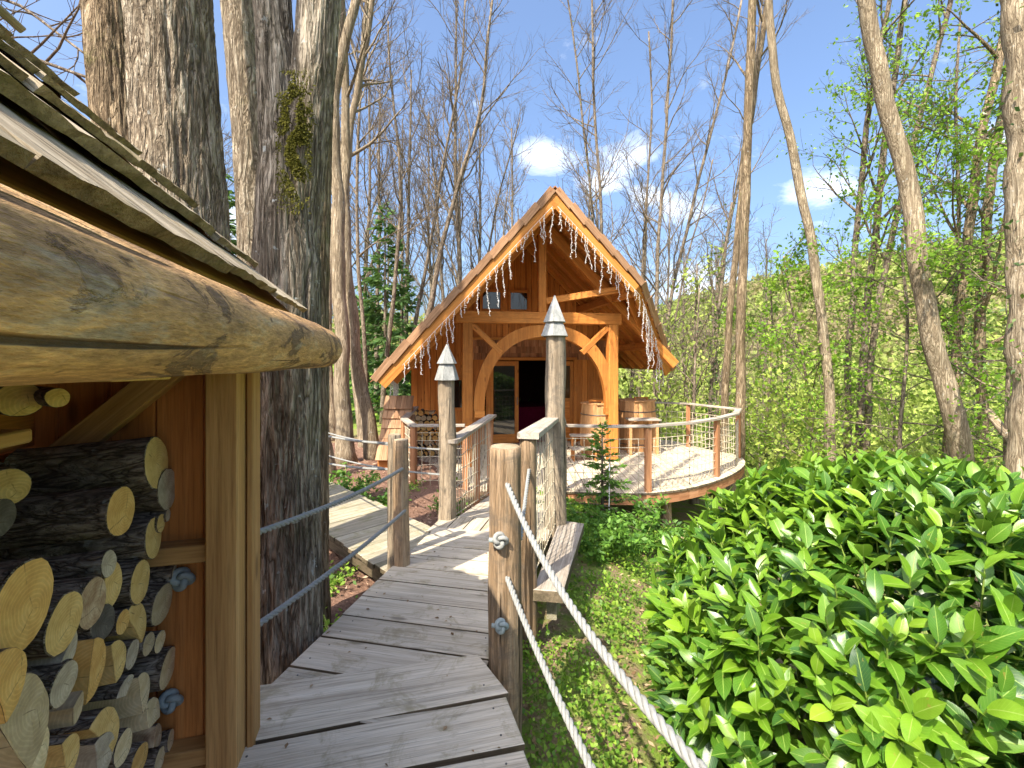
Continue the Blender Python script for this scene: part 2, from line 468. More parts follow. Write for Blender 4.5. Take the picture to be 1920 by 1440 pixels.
M['beam'] = wood('larch_beam', (.36, .12, .024), (.52, .195, .040), (.62, .265, .065), across=22, along=.9, var=.2, bump=.3, rough=.65, stain=(.24, .10, .03), stain_amt=.4, crack=.4)
M['beam_z'] = wood('larch_post', (.36, .12, .024), (.52, .195, .040), (.62, .265, .065), axis='Z', across=22, along=.9, var=.2, bump=.3, rough=.65, stain=(.24, .10, .03), stain_amt=.4)
M['rafter'] = wood('larch_rafter', (.36, .135, .026), (.52, .21, .045), (.60, .27, .065), across=22, along=.9, var=.15, bump=.2, rough=.6)
M['wall'] = wood('cedar_wall_board', (.38, .125, .024), (.58, .205, .042), (.68, .28, .065), across=20, along=.8, var=.2, bump=.2, rough=.6)
M['soffit'] = wood('cedar_soffit_board', (.36, .13, .03), (.52, .20, .05), (.60, .26, .07), across=20, along=.8, var=.15, bump=.2, rough=.6)
M['shingle'] = wood('cedar_shingle', (.20, .08, .035), (.36, .16, .075), (.48, .25, .13), across=26, along=2, var=.45, bump=.5, knots=False)
M['verge'] = wood('verge_shingle', (.20, .105, .055), (.36, .205, .11), (.47, .29, .17), across=24, along=1.4, var=.3, bump=.4, knots=False)
M['shake'] = wood('grey_roof_shake', (.19, .14, .085), (.42, .345, .24), (.56, .48, .36), across=30, along=1.5, stain=(.17, .15, .07), stain_amt=.55, var=.2, bump=.9, crack=.5)
M['shed'] = wood('shed_board', (.31, .11, .028), (.46, .18, .048), (.55, .245, .075), across=20, along=.9, var=.15, bump=.25)
M['shed_frame'] = wood('shed_frame_wood', (.29, .145, .05), (.42, .235, .085), (.51, .315, .13), across=22, along=.9, var=.12, bump=.3)
M['log_old'] = wood('peeled_log', (.36, .26, .13), (.55, .42, .24), (.66, .54, .35), axis='Z', across=9, along=.9, stain=(.25, .19, .125), stain_amt=.65, var=.05, bump=.5, crack=.65, stain2=(.34, .28, .21), rough=.7)
m = NT('peeled_log')
raw, _ = m.coords(rand=False)
def st_(v): return m.n('VectorMath', {0: raw, 1: v}, operation='MULTIPLY').outputs[0]
n1 = m.noise(st_((10, 10, 2.6)), 1.0, 7, .7, .8); n2 = m.noise(st_((7, 7, 2.2)), 1.0, 7, .7, 1.2); n3 = m.noise(st_((85, 85, 14)), 1.0, 5, .75)
c = m.ramp(n1, [(.28, (.21, .13, .075)), (.42, (.42, .255, .13)), (.54, (.62, .37, .165)), (.68, (.58, .44, .29))])
c = m.mix(m.math('MULTIPLY', m.ramp(n2, [(.53, 0.0), (.565, 1.0)]), .85), c, (.19, .125, .085))
n4 = m.noise(st_((5, 5, .9)), 1.7, 6, .7, .6)
c = m.mix(m.math('MULTIPLY', m.ramp(n4, [(.57, 0.0), (.64, 1.0)]), .8), c, (.42, .34, .25))
c = m.mix(1.0, c, m.ramp(n3, [(.3, .62), (.7, 1.2)]), 'MULTIPLY')
n5 = m.noise(st_((230, 230, 46)), 1.0, 3, .7); c = m.mix(1.0, c, m.ramp(n5, [(.35, .75), (.65, 1.15)]), 'MULTIPLY')
ck = m.ramp(m.noise(st_((16, 16, .55)), 1.0, 2, .5, .8), [(.335, 1.0), (.352, 0.0)])
c = m.mix(m.math('MULTIPLY', ck, .9), c, (.04, .03, .02))
sp_ = m.ramp(m.noise(st_((26, 26, 20)), 1.0, 2, .5), [(.70, 0.0), (.74, .8)])
c = m.mix(sp_, c, (.09, .06, .04))
h = m.math('SUBTRACT', m.math('ADD', m.math('MULTIPLY', n3, .5), m.math('MULTIPLY', m.ramp(n2, [(.53, 0.0), (.565, 1.0)]), .5)), ck)
M['log'] = m.finish(c, .8, m.math('ADD', h, m.math('MULTIPLY', n5, .4)), .8, .012, .15)
M['cap'] = wood('grey_cap_shingle', (.16, .165, .155), (.28, .285, .27), (.38, .385, .37), axis='Z', across=26, along=2.0, var=.12, bump=.3, knots=False, rough=.55)
M['rail_post'] = wood('railing_post_wood', (.24, .10, .045), (.38, .18, .085), (.48, .26, .14), across=24, along=1.0, var=.2, bump=.4, crack=.3)
M['barrel'] = wood('barrel_stave', (.36, .17, .065), (.50, .27, .115), (.60, .35, .165), axis='Z', across=22, along=1.0, var=.22, bump=.2, knots=False)
M['shake_end'] = wood('mossy_shake_end', (.11, .08, .045), (.29, .215, .13), (.44, .35, .23), across=30, along=20, stain=(.14, .125, .04), stain_amt=.5, var=.2, rough=.95, bump=1.0, ssc=9)
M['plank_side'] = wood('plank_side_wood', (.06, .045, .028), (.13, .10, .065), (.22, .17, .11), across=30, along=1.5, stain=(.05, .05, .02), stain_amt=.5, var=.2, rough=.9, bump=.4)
M['bark_tan'] = bark('tan_bark', (.10, .075, .05), (.31, .25, .175), (.48, .42, .32), 15, .14, 1.0, .035, lichen=.5, moss=.25)
M['bark_pale'] = bark('pale_bark', (.14, .105, .07), (.30, .24, .16), (.43, .36, .26), 17, .10, 1.0, .018, lichen=.4)
M['bark_grey'] = bark('grey_bark', (.085, .066, .045), (.29, .24, .175), (.46, .40, .31), 18, .12, 1.0, .03, lichen=.75, moss=.2)
M['bark_brown'] = bark('brown_bark', (.07, .05, .03), (.25, .185, .115), (.40, .32, .21), 18, .11, 1.0, .025, lichen=.3, moss=.5, moss_c=(.12, .13, .03))
M['bark_thin'] = bark('thin_tree_bark', (.06, .047, .034), (.175, .138, .10), (.30, .245, .18), 10, .3, .7, .02, lichen=.35)
M['twig'] = bark('twig_bark', (.065, .05, .038), (.15, .118, .088), (.23, .19, .145), 20, .4, .3, .005)
M['bark_fire'] = bark('firewood_bark', (.05, .037, .027), (.20, .155, .115), (.36, .30, .235), 26, .3, 1.0, .012, lichen=.35)
M['moss'] = leafmat('moss', [(0, (.055, .055, .012)), (1, (.17, .16, .03))], .9, .2, (.2, .2, .03), .1)
def cutwood(name, a, b, c):
    m = NT(name)
    raw, _ = m.coords(rand=False)
    r0 = m.n('ObjectInfo').outputs['Random']
    wob = m.n('TexNoise', {'Vector': raw, 'Scale': 9.0, 'Detail': 3.0}).outputs['Color']
    p = m.n('VectorMath', {0: raw, 1: m.n('VectorMath', {0: wob, 1: (.03, .03, .03)}, operation='MULTIPLY').outputs[0]}, operation='ADD').outputs[0]
    ln = m.n('VectorMath', {0: p}, operation='LENGTH').outputs['Value']
    ring = m.math('SINE', m.math('MULTIPLY', ln, 900.0))
    rr = m.ramp(ring, [(0, .90), (1, 1.04)])
    base = m.ramp(m.noise(raw, 18, 5, .65), [(.3, a), (.55, b), (.75, c)])
    col = m.mix(1.0, base, rr, 'MULTIPLY')
    sp = m.n('SeparateXYZ', {0: p})
    at = m.math('ARCTAN2', sp.outputs[1], sp.outputs[0])
    sh = m.math('ADD', at, m.math('MULTIPLY', r0, 6.0))
    ck = m.math('ABSOLUTE', m.math('SINE', m.math('MULTIPLY', sh, 1.5)))
    thin = m.math('MULTIPLY', ck, m.math('ADD', ln, .006))
    crk = m.math('MULTIPLY', m.ramp(thin, [(.0006, 1.0), (.0013, 0.0)]), m.ramp(m.noise(raw, 25, 2), [(.45, 0.0), (.6, .8)]))
    col = m.mix(crk, col, (.06, .04, .02))
    saw = m.noise(m.n('VectorMath', {0: raw, 1: (8, 90, 8)}, operation='MULTIPLY').outputs[0], 1, 3)
    return m.finish(col, .8, saw, .35, .004, .15)
M['cut_orange'] = cutwood('cut_wood_orange', (.50, .27, .075), (.66, .40, .13), (.74, .50, .20))
M['cut_yellow'] = cutwood('cut_wood_yellow', (.50, .31, .10), (.66, .45, .17), (.74, .55, .25))
M['cut_pale'] = cutwood('cut_wood_pale', (.52, .38, .19), (.70, .55, .32), (.78, .66, .44))
M['cut_grey'] = cutwood('cut_wood_grey', (.30, .24, .165), (.48, .40, .29), (.60, .52, .40))
M['cut_tan'] = cutwood('cut_wood_tan', (.34, .25, .14), (.48, .37, .22), (.58, .47, .31))
M['cut_brown'] = cutwood('cut_wood_brown', (.22, .11, .06), (.46, .33, .2), (.62, .5, .36))
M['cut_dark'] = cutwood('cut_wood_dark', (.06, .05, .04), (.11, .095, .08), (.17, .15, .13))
M['rope'] = plain('grey_white_rope', (.26, .265, .25), .75, .25, .14, 60, .3)
M['rope_blue'] = plain('blue_grey_rope', (.27, .32, .32), .75, .25, .15, 60, .3)
M['net'] = plain('net_cord', (.50, .44, .32), .8, .2, .15, 30)
M['light_wire'] = plain('white_light_wire', (.62, .60, .57), .4, .4, .08, 30)
M['metal'] = plain('galvanised_metal', (.45, .47, .48), .35, .5, .1, 12, 0, .8)
M['dark_metal'] = plain('dark_metal', (.09, .09, .09), .45, .5, .1, 12, 0, .5)
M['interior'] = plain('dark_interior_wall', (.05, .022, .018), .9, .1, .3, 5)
M['red_cloth'] = plain('dark_red_carpet', (.14, .006, .025), .9, .1, .2, 12)
M['white_paint'] = plain('white_paint', (.75, .75, .73), .5, .3, .05)
M['yellow_reed'] = plain('yellow_reed', (.62, .48, .10), .6, .2, .1)
g_ = NT('window_glass'); M['glass'] = g_.finish((.012, .014, .012, 1), .03, spec=.9)
g_ = NT('brown_glass'); M['glass_brown'] = g_.finish((.08, .045, .016, 1), .05, spec=.8)
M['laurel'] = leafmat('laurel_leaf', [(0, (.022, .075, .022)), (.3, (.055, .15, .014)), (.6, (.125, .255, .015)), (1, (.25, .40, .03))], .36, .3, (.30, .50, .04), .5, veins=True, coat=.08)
M['stem_green'] = plain('green_stem', (.22, .30, .06), .6, .3, .2)
M['fresh'] = leafmat('fresh_spring_leaf', [(0, (.08, .17, .018)), (.5, (.17, .32, .026)), (1, (.32, .48, .05))], .5, .45, (.35, .58, .05), .3)
M['ivy'] = leafmat('ivy_leaf', [(0, (.025, .055, .012)), (.6, (.06, .11, .022)), (1, (.14, .20, .04))], .4, .2, (.2, .35, .04), .4)
M['conifer'] = leafmat('conifer_needles', [(0, (.03, .07, .02)), (.6, (.075, .15, .04)), (1, (.15, .25, .07))], .6, .25, (.15, .3, .05), .2)
M['fern'] = leafmat('fern_green', [(0, (.04, .11, .018)), (1, (.15, .30, .04))], .5, .3, (.3, .5, .05), .3)
M['weeds'] = leafmat('weed_leaf', [(0, (.06, .14, .018)), (.5, (.15, .29, .028)), (1, (.30, .43, .06))], .5, .35, (.3, .5, .05), .3)
M['under'] = leafmat('understory_leaf', [(0, (.07, .075, .03)), (.3, (.17, .21, .05)), (.62, (.31, .40, .075)), (1, (.47, .55, .13))], .6, .42, (.42, .52, .08), .2)
M['wood_far'] = leafmat('hillside_foliage', [(0, (.27, .205, .14)), (.33, (.33, .27, .15)), (.5, (.28, .33, .10)), (1, (.38, .46, .11))], .8, .4, (.4, .5, .1), .1)
M['chips'] = leafmat('bark_chip', [(0, (.10, .055, .04)), (.5, (.27, .165, .115)), (.9, (.42, .29, .20)), (1, (.55, .42, .3))], .9, .02, (.2, .1, .1), .1)
M['litter'] = leafmat('dry_leaf_litter', [(0, (.12, .075, .04)), (.5, (.27, .18, .10)), (1, (.45, .34, .21))], .9, .1, (.3, .2, .1), .1)

m = NT('ground_soil')
raw, _ = m.coords(rand=False)
mul = m.n('Attribute', attribute_name='mulch').outputs['Fac']
grs = m.n('Attribute', attribute_name='grass').outputs['Fac']
n1 = m.noise(raw, 3.0, 8, .7, .3); n2 = m.noise(raw, 38.0, 6, .75)
soil = m.ramp(n2, [(.28, (.13, .085, .05)), (.5, (.27, .19, .12)), (.72, (.40, .31, .20))])
mulc = m.ramp(n2, [(.28, (.08, .045, .03)), (.5, (.23, .135, .095)), (.72, (.38, .25, .18))])
gras = m.ramp(m.noise(raw, 14, 8, .8), [(.3, (.09, .15, .025)), (.5, (.18, .28, .04)), (.7, (.30, .40, .07))])
c = m.mix(mul, soil, mulc)
c = m.mix(m.math('MULTIPLY', m.ramp(n1, [(.42, 0.0), (.58, 1.0)]), m.math('SUBTRACT', 1.0, mul)), c, gras)
c = m.mix(grs, c, gras)
M['ground'] = m.finish(c, .95, n2, .8, .04, .1)
# ------------------------------------------------------------------ ground
def G(x, y):
    x = np.asarray(x, float); y = np.asarray(y, float)
    r = np.hypot(x, y)
    z = -0.58 - 0.62 * sstep(.15, 2.6, x) - 2.4 * sstep(2.4, 13, x)
    z = z - .45 * sstep(4.5, 10, y) * sstep(-2.5, 1.5, x) - .25 * sstep(5, 14, y)
    z = z - 3.2 * sstep(11, 30, y) * sstep(-4, 6, x)
    z = z + 26 * sstep(42, 165, r) * sstep(-20, 105, x) + 3.5 * sstep(30, 120, r)
    return z
def g(x, y): return float(G(x, y))

N = 300
tt = np.linspace(-1, 1, N)
gx = 1.0 + 260 * np.sign(tt) * (np.abs(tt) ** 3.2) + tt * 9
ty = np.linspace(0, 1, N)
gy = -12 + 330 * ty ** 3.0 + ty * 26
XX, YY = np.meshgrid(gx, gy, indexing='ij')
ZZ = G(XX, YY)
bump = np.array([noise.fractal(Vector((a * .9, b * .9, 0)), 1, 2, 4) for a, b in zip(XX.ravel(), YY.ravel())]).reshape(N, N)
ZZ = ZZ + bump * (.05 + .35 * sstep(30, 90, np.hypot(XX, YY)))
mulch = (1 - sstep(-.9, .1, XX + bump * .5)) * (1 - sstep(12, 15, YY + bump * 3))
grass = np.maximum(sstep(13, 17, YY + bump * 3) * (1 - sstep(-6, -2, XX)), sstep(20, 32, np.hypot(XX, YY)))
idx = np.arange(N * N).reshape(N, N)
q = np.stack([idx[:-1, :-1], idx[1:, :-1], idx[1:, 1:], idx[:-1, 1:]], -1).reshape(-1, 4)
me = fast_mesh('ground', np.stack([XX, YY, ZZ], -1), q, None, M['ground'], True, {'mulch': mulch, 'grass': grass})
o = link('ground', me, Matrix.Identity(4))
tag(o, 'forest floor of soil, mulch and grass sloping down to the valley and up a hill', 'ground', kind='structure')

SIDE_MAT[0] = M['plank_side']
# ------------------------------------------------------------------ boardwalk
A = Vector((-math.sin(R(14.5)), math.cos(R(14.5)), 0)); D = Vector((math.cos(R(14.5)), math.sin(R(14.5)), 0))
OS = Vector((-.965, 1.66, 0))
def S(s, d, z=0.0): return OS + A * s + D * d + Vector((0, 0, z))
bw = thing('boardwalk', (-.5, 1.5, -.05), 'near stretch of grey weathered boardwalk with wide planks beside the wood store', 'boardwalk', kind='structure')
edges = [.005 - .25 * k for k in range(14)]
slab('plank', [S(.014, -.07), S(.325, -.09), S(.292, .905), S(.014, .985)], .045, M['deck'], bw)
for k in range(13):
    f0 = .03 * min(k, 2) * .5; f1 = .03 * min(k + 1, 2) * .5
    s1, s0 = edges[k] - .012, edges[k + 1] + .012
    slab('plank', [S(s0 + f1, -.07 + rng.uniform(-.01, .01)), S(s1 + f0, -.07 + rng.uniform(-.01, .01)), S(s1 - f0, .98 + rng.uniform(-.012, .012)), S(s0 - f1, .98 + rng.uniform(-.012, .012))], .045, M['deck'], bw, jit=.002)
for d in (.12, .86):
    board('joist', S(-3.2, d, -.115), S(.27, d, -.115), .06, .13, M['rail'], bw)

EP = Vector((math.sin(R(12)), math.cos(R(12)), 0)); ED = Vector((math.cos(R(12)), -math.sin(R(12)), 0))
Q0 = Vector((-.6, 2.1, 0))
def rz(s): return -.036 - .1 * s
def T(s, d, z=0.0): return Q0 + EP * s + ED * d + Vector((0, 0, z))
rp = thing('boardwalk_ramp', T(1.0, 0, -.15), 'grey plank ramp leading down from the wood store deck to the landing', 'ramp', kind='structure')
se = [-.33, -.06, .216, .462, .73, 1.0, 1.27, 1.55, 1.82, 2.10, 2.38]
for a, b in zip(se[:-1], se[1:]):
    a += .0095; b -= .0095
    j0, j1 = rng.uniform(-.012, .012), rng.uniform(-.012, .012)
    l = lambda s: -.437 - .097 * (s + .154)
    r_ = lambda s: .47 - .03 * s
    slab('plank', [T(a, l(a) + j0, rz(a)), T(b, l(b) + j0, rz(b)), T(b, r_(b) + j1, rz(b)), T(a, r_(a) + j1, rz(a))], .042, M['deck'], rp, jit=.0015)
for d in (-.36, .32):
    board('joist', T(-.2, d - .02, rz(-.2) - .115), T(2.36, d - .06, rz(2.36) - .115), .06, .13, M['rail'], rp)

ld = thing('landing', T(2.6, -.1, -.35), 'landing of lengthwise planks where the two boardwalks meet', 'landing', kind='structure')
ZL = -.30
dd = np.linspace(-.76, .46, 8)
for a, b in zip(dd[:-1], dd[1:]):
    slab('plank', [T(2.33, a + .005, ZL), T(2.33, b - .005, ZL), T(2.82, b - .005, ZL - .01), T(2.82, a + .005, ZL - .01)], .04, M['deck'], ld, jit=.002)
board('joist', T(2.45, -.74, ZL - .11), T(2.45, .44, ZL - .11), .06, .12, M['rail'], ld)
board('joist', T(2.75, -.74, ZL - .12), T(2.75, .44, ZL - .12), .06, .12, M['rail'], ld)

gw = thing('gangway', (.1, 6.1, -.6), 'short sloping gangway between the net railings down to the cabin deck', 'gangway', kind='structure')
L0, L1 = V(-.64, 4.90), V(-.26, 7.50); R0, R1 = V(.40, 4.86), V(.80, 7.46)
nG = 12
for k in range(nG):
    a, b = (k + .02) / nG, (k + .98) / nG
    zf = lambda t: ZL - .022 - .44 * t
    c = [L0.lerp(L1, a), L0.lerp(L1, b), R0.lerp(R1, b), R0.lerp(R1, a)]
    for p_, t_ in zip(c, (a, b, b, a)): p_.z = zf(t_)
    slab('plank', c, .04, M['deck'], gw, jit=.002)
for l0, l1, off in ((L0, L1, .1), (R0, R1, -.1)):
    board('joist', l0 + V(off, 0, ZL - .13), l1 + V(off, 0, ZL - .57), .06, .13, M['rail'], gw)

side = thing('side_path', (-2.2, 5.2, -.4), 'greenish plank side path branching off to the left behind the rope posts', 'boardwalk', kind='structure')
PD = Vector((-.7071, .7071, 0)); PN = Vector((.7071, .7071, 0)); B0 = V(-.96, 3.64)
def U(t, n, z=0.0): return B0 + PD * t + PN * n + Vector((0, 0, z))
ZS = -.315
t = -.12
while t < 7.0:
    w_ = rng.uniform(.185, .215)
    n0 = 0.0 + rng.uniform(-.015, .015); n1 = .84 + rng.uniform(-.015, .015)
    slab('plank', [U(t + .004, n0, ZS), U(t + w_ - .004, n0, ZS), U(t + w_ - .004, n1, ZS), U(t + .004, n1, ZS)], .04, M['deck_green'], side, jit=.002)
    t += w_
for n_ in (.06, .76):
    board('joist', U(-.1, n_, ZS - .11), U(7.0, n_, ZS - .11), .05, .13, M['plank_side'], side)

lg = thing('ledge', (.4, 3.9, -.25), 'thick weathered plank ledge outside the right rope net rail', 'ledge', kind='structure')
slab('plank', [V(.14, 3.02, -.12), V(.335, 2.99, -.12), V(.74, 4.68, -.28), V(.50, 4.78, -.28)], .075, M['rail'], lg)
board('joist', V(.27, 3.10, -.285), V(.60, 4.66, -.445), .07, .16, M['deck_green'], lg)

nm = MB()
for o_ in list(rp.children) + list(bw.children):
    if not o_.name.startswith('plank'): continue
    Mw = WM[o_.name]; xs_ = [v_.co for v_ in o_.data.vertices][8:]; L_ = max(c_.x for c_ in xs_)
    for sx in (-1, 1):
        for sy in (-.28, .28):
            if rng.random() < .12: continue
            p_ = Mw @ Vector((sx * (L_ - .07) + rng.uniform(-.02, .02), sy * .24 + rng.uniform(-.015, .015), -.001))
            nm.tube([p_, p_ + Vector((0, 0, .0025))], .0042, 7)
o_ = nm.build('nails', M['dark_metal'], rp); o_['kind'] = 'stuff'

# ------------------------------------------------------------------ wood store (left foreground)
shed = thing('wood_store', S(-1.0, -.4, -.02), 'open fronted timber wood store with grey shake roof at the left edge', 'wood store')
EAVE_D, EAVE_Z, SL = .106, 1.603, .985
def roof_z(d): return EAVE_Z + (EAVE_D - d) * SL
RID = -1.02
# floor, walls
sw = thing('side_wall', S(.015, -.6, 0), None, None); put(sw, Matrix.Translation(S(.015, -.6, 0)), shed)
dpos = -.005
while dpos > -2.0:
    w_ = rng.uniform(.13, .16)
    top = min(roof_z(dpos - w_), roof_z(2 * RID - dpos + 0)) - .10 if dpos > RID else roof_z(2 * RID - dpos) - .10
    board('wall_board', S(.012, dpos - w_ / 2, -.02), S(.012, dpos - w_ / 2, max(top, 1.3)), w_ - .004, .024, M['shed'], sw, up=A)
    dpos -= w_
bk = thing('back_wall', S(-1.5, -.62, 0), None, None); put(bk, Matrix.Translation(S(-1.5, -.62, 0)), shed)
for k in range(11):
    board('wall_board', S(-3.0, -.64, .07 + .19 * k), S(-.005, -.64, .07 + .19 * k), .186, .024, M['shed'], bk, up=D)
board('floor_board', S(-3.0, -.32, -.012), S(-.01, -.32, -.012), .60, .03, M['shed_frame'], shed)
# corner post, trims
board('corner_post', S(-.052, -.052, -.03), S(-.052, -.052, 1.50), .098, .096, M['shed_frame'], shed, up=-A)
board('corner_board', S(.03, .012, -.05), S(.03, .012, 1.52), .095, .022, M['shed_frame'], shed, up=D)
board('corner_board', S(.050, -.05, -.05), S(.050, -.05, 1.52), .10, .02, M['shed'], shed, up=A)
board('batten', S(-.035, -.62, .735), S(-.035, -.10, .735), .075, .06, M['shed_frame'], shed)
board('batten', S(-.035, -.62, .035), S(-.035, -.10, .035), .07, .06, M['shed_frame'], shed)
board('brace', S(-.05, -.12, 1.46), S(-.05, -.60, 1.02), .085, .06, M['shed_frame'], shed, up=A)
board('lintel', S(-3.0, -.03, 1.435), S(-.11, -.03, 1.435), .12, .055, M['shed_frame'], shed, up=D)
board('wedge_block', S(-.55, -.16, 1.365), S(-.40, -.10, 1.365), .06, .035, M['cut_yellow'], shed)
for k, (z_, m_) in enumerate(((1.555, 'shed'),)):
    board('fascia_board', S(-3.2, .022, z_), S(.11, .022, z_), .155, .022, M[m_], shed, up=D)
for k in range(5):
    s_ = .14 - .75 * k
    for sg in (1, -1):
        pa = S(s_, EAVE_D - .03, roof_z(EAVE_D - .03) - .085); pb = S(s_, RID, roof_z(RID) - .085)
        if sg < 0: pa = S(s_, 2 * RID - EAVE_D + .03, pa.z)
        board('rafter', pa, pb, .07, .095, M['shed_frame'], shed)
rd = thing('roof', S(-1.4, RID, 2.6), None, None); put(rd, Matrix.Translation(S(-1.4, RID, 2.6)), shed)
for k in range(6):
    d0 = EAVE_D - .012 - .187 * k; d1 = d0 - .184
    board('sheathing_board', S(-3.3, (d0 + d1) / 2, roof_z((d0 + d1) / 2) - .026), S(.235, (d0 + d1) / 2, roof_z((d0 + d1) / 2) - .026), .256, .02, M['shed_frame'], rd, up=D * SL + V(0, 0, 1))
    dm = 2 * RID - (d0 + d1) / 2
    board('sheathing_board', S(-3.3, dm, roof_z((d0 + d1) / 2) - .026), S(.235, dm, roof_z((d0 + d1) / 2) - .026), .256, .02, M['shed_frame'], rd, up=-D * SL + V(0, 0, 1))
SN = (D * SL + V(0, 0, 1)).normalized(); SUP = (-D + V(0, 0, SL)).normalized()
def shake(s0, s1, d_low, length, lift, th, sgn=1, seed=0):
    """rough split roof shake, broken butt edge"""
    nx, ny = 12, 5
    v = []; f = []
    N_, U_ = (SN, SUP) if sgn > 0 else ((-D * SL + V(0, 0, 1)).normalized(), (D + V(0, 0, SL)).normalized())
    dl = d_low if sgn > 0 else 2 * RID - d_low
    base = S(0, dl, roof_z(d_low))
    for top in (0, 1):
        for j in range(ny + 1):
            for i in range(nx + 1):
                u = i / nx; w_ = j / ny
                s_ = s0 + (s1 - s0) * u
                off = (noise.noise(Vector((s_ * 22, seed * 2.3, top * .35))) * .009 + noise.noise(Vector((s_ * 70, seed * 1.3, top * .8))) * .007) * (1 - w_) ** 3
                l_ = length * w_ + off
                h_ = lift * (1 - w_) + (th * (1 - .72 * w_) if top else 0) + noise.noise(Vector((s_ * 30, w_ * 3, seed))) * .003 + (noise.noise(Vector((s_ * 60, seed, 5.5 + top))) * .006 * (1 - w_) ** 2)
                p = base + A * s_ + U_ * l_ + N_ * h_
                v.append(p)
    n1 = (nx + 1) * (ny + 1)
    I = lambda t_, j, i: t_ * n1 + j * (nx + 1) + i
    for j in range(ny):
        for i in range(nx):
            f.append([I(1, j, i), I(1, j, i + 1), I(1, j + 1, i + 1), I(1, j + 1, i)])
            f.append([I(0, j, i), I(0, j + 1, i), I(0, j + 1, i + 1), I(0, j, i + 1)])
    for i in range(nx):
        f.append([I(0, 0, i), I(0, 0, i + 1), I(1, 0, i + 1), I(1, 0, i)]); f.append([I(0, ny, i + 1), I(0, ny, i), I(1, ny, i), I(1, ny, i + 1)])
    for j in range(ny):
        f.append([I(0, j + 1, 0), I(0, j, 0), I(1, j, 0), I(1, j + 1, 0)]); f.append([I(0, j, nx), I(0, j + 1, nx), I(1, j + 1, nx), I(1, j, nx)])
    if sgn < 0: f = [a[::-1] for a in f]
    Mx = fmatrix(base + A * (s0 + s1) / 2, U_, -A if sgn > 0 else A, N_); Mi = Mx.inverted()
    me = bpy.data.meshes.new('roof_shake'); me.from_pydata([tuple(Mi @ p) for p in v], [], f); me.materials.append(M['shake']); me.materials.append(M['shake_end'])
    for i_ in range(2 * nx * ny, 2 * nx * ny + 2 * nx): me.polygons[i_].material_index = 1
    me.update()
    link('roof_shake', me, Mx, rd)
sd = 0
for k in range(6):
    s_ = .27 + rng.uniform(-.02, .02)
    while s_ > -2.6:
        w_ = rng.uniform(.34, .66)
        sd += 1
        shake(s_ - w_ + .006, s_, EAVE_D + .02 - .205 * k + rng.uniform(-.012, .012), .36, .028 + rng.uniform(-.004, .006), .020 + rng.uniform(-.003, .006), 1, sd)
        if s_ > -.2 or k > 3: shake(s_ - w_ + .006, s_, EAVE_D + .02 - .205 * k, .36, .034, .03, -1, sd)
        s_ -= w_
board('ridge_board', S(-3.2, RID + .09, roof_z(RID) + .02), S(.29, RID + .09, roof_z(RID) + .02), .24, .03, M['shake'], rd, up=SN)
board('ridge_board', S(-3.2, RID - .09, roof_z(RID) + .02), S(.29, RID - .09, roof_z(RID) + .02), .24, .03, M['shake'], rd, up=-D * SL + V(0, 0, 1))
# the big peeled log under the eave
pl0 = S(.395, .20, 1.452); pl1 = S(-2.6, .20, 1.466)
bl = pole('log_beam', pl1, pl0, .074, .088, (M['log'], M['end']), None, n=40, rows=60, rough=.035, fz=3.0, seed=4, dome=.01)
tag(bl, 'thick peeled log with bark scraps running along the front of the wood store', 'log')
me = bl.data
for v_ in me.vertices:   # chipped, rounded end
    if v_.co.z > 2.94: 
        k_ = 1 - .28 * ((v_.co.z - 2.94) / .06) ** 2
        v_.co.x *= k_; v_.co.y *= k_
for o_ in (-.0, .0):
    pass
board('bracket', S(-.055, .01, 1.412), S(-.055, .14, 1.412), .035, .014, M['metal'], shed)

# ------------------------------------------------------------------ firewood
def outline(kind, r, seed, n=22):
    pts = []; barky = []
    if kind == 'round': a0, a1 = 0, 2 * math.pi
    elif kind == 'half': a0, a1 = 0, math.pi
    else: a0, a1 = 0, math.pi * .62
    full = kind == 'round'
    for i in range(n + (0 if full else 1)):
        a = a0 + (a1 - a0) * i / n
        q = r * (1 + .10 * noise.noise(Vector((math.cos(a) * .9 + seed * 5.1, math.sin(a) * .9, 3.3))) + .03 * noise.noise(Vector((math.cos(a) * 4, math.sin(a) * 4, seed))))
        pts.append((q * math.cos(a), q * math.sin(a))); barky.append(True)
    if not full:
        m_ = 4; e = pts[-1]; s_ = pts[0]
        apex = (0, 0) if kind == 'wedge' else None
        chain = [e] + ([apex] if apex else []) + [s_]
        for c0, c1 in zip(chain[:-1], chain[1:]):
            for i in range(1, m_):
                u = i / m_
                pts.append((c0[0] + (c1[0] - c0[0]) * u + rng.uniform(-.03, .03) * r, c0[1] + (c1[1] - c0[1]) * u + rng.uniform(-.03, .03) * r)); barky.append(False)
            if apex and c1 == apex: pts.append(apex); barky.append(False)
        cx = sum(p[0] for p in pts) / len(pts); cy = sum(p[1] for p in pts) / len(pts)
        pts = [(x - cx, y - cy) for x, y in pts]
    return pts, barky
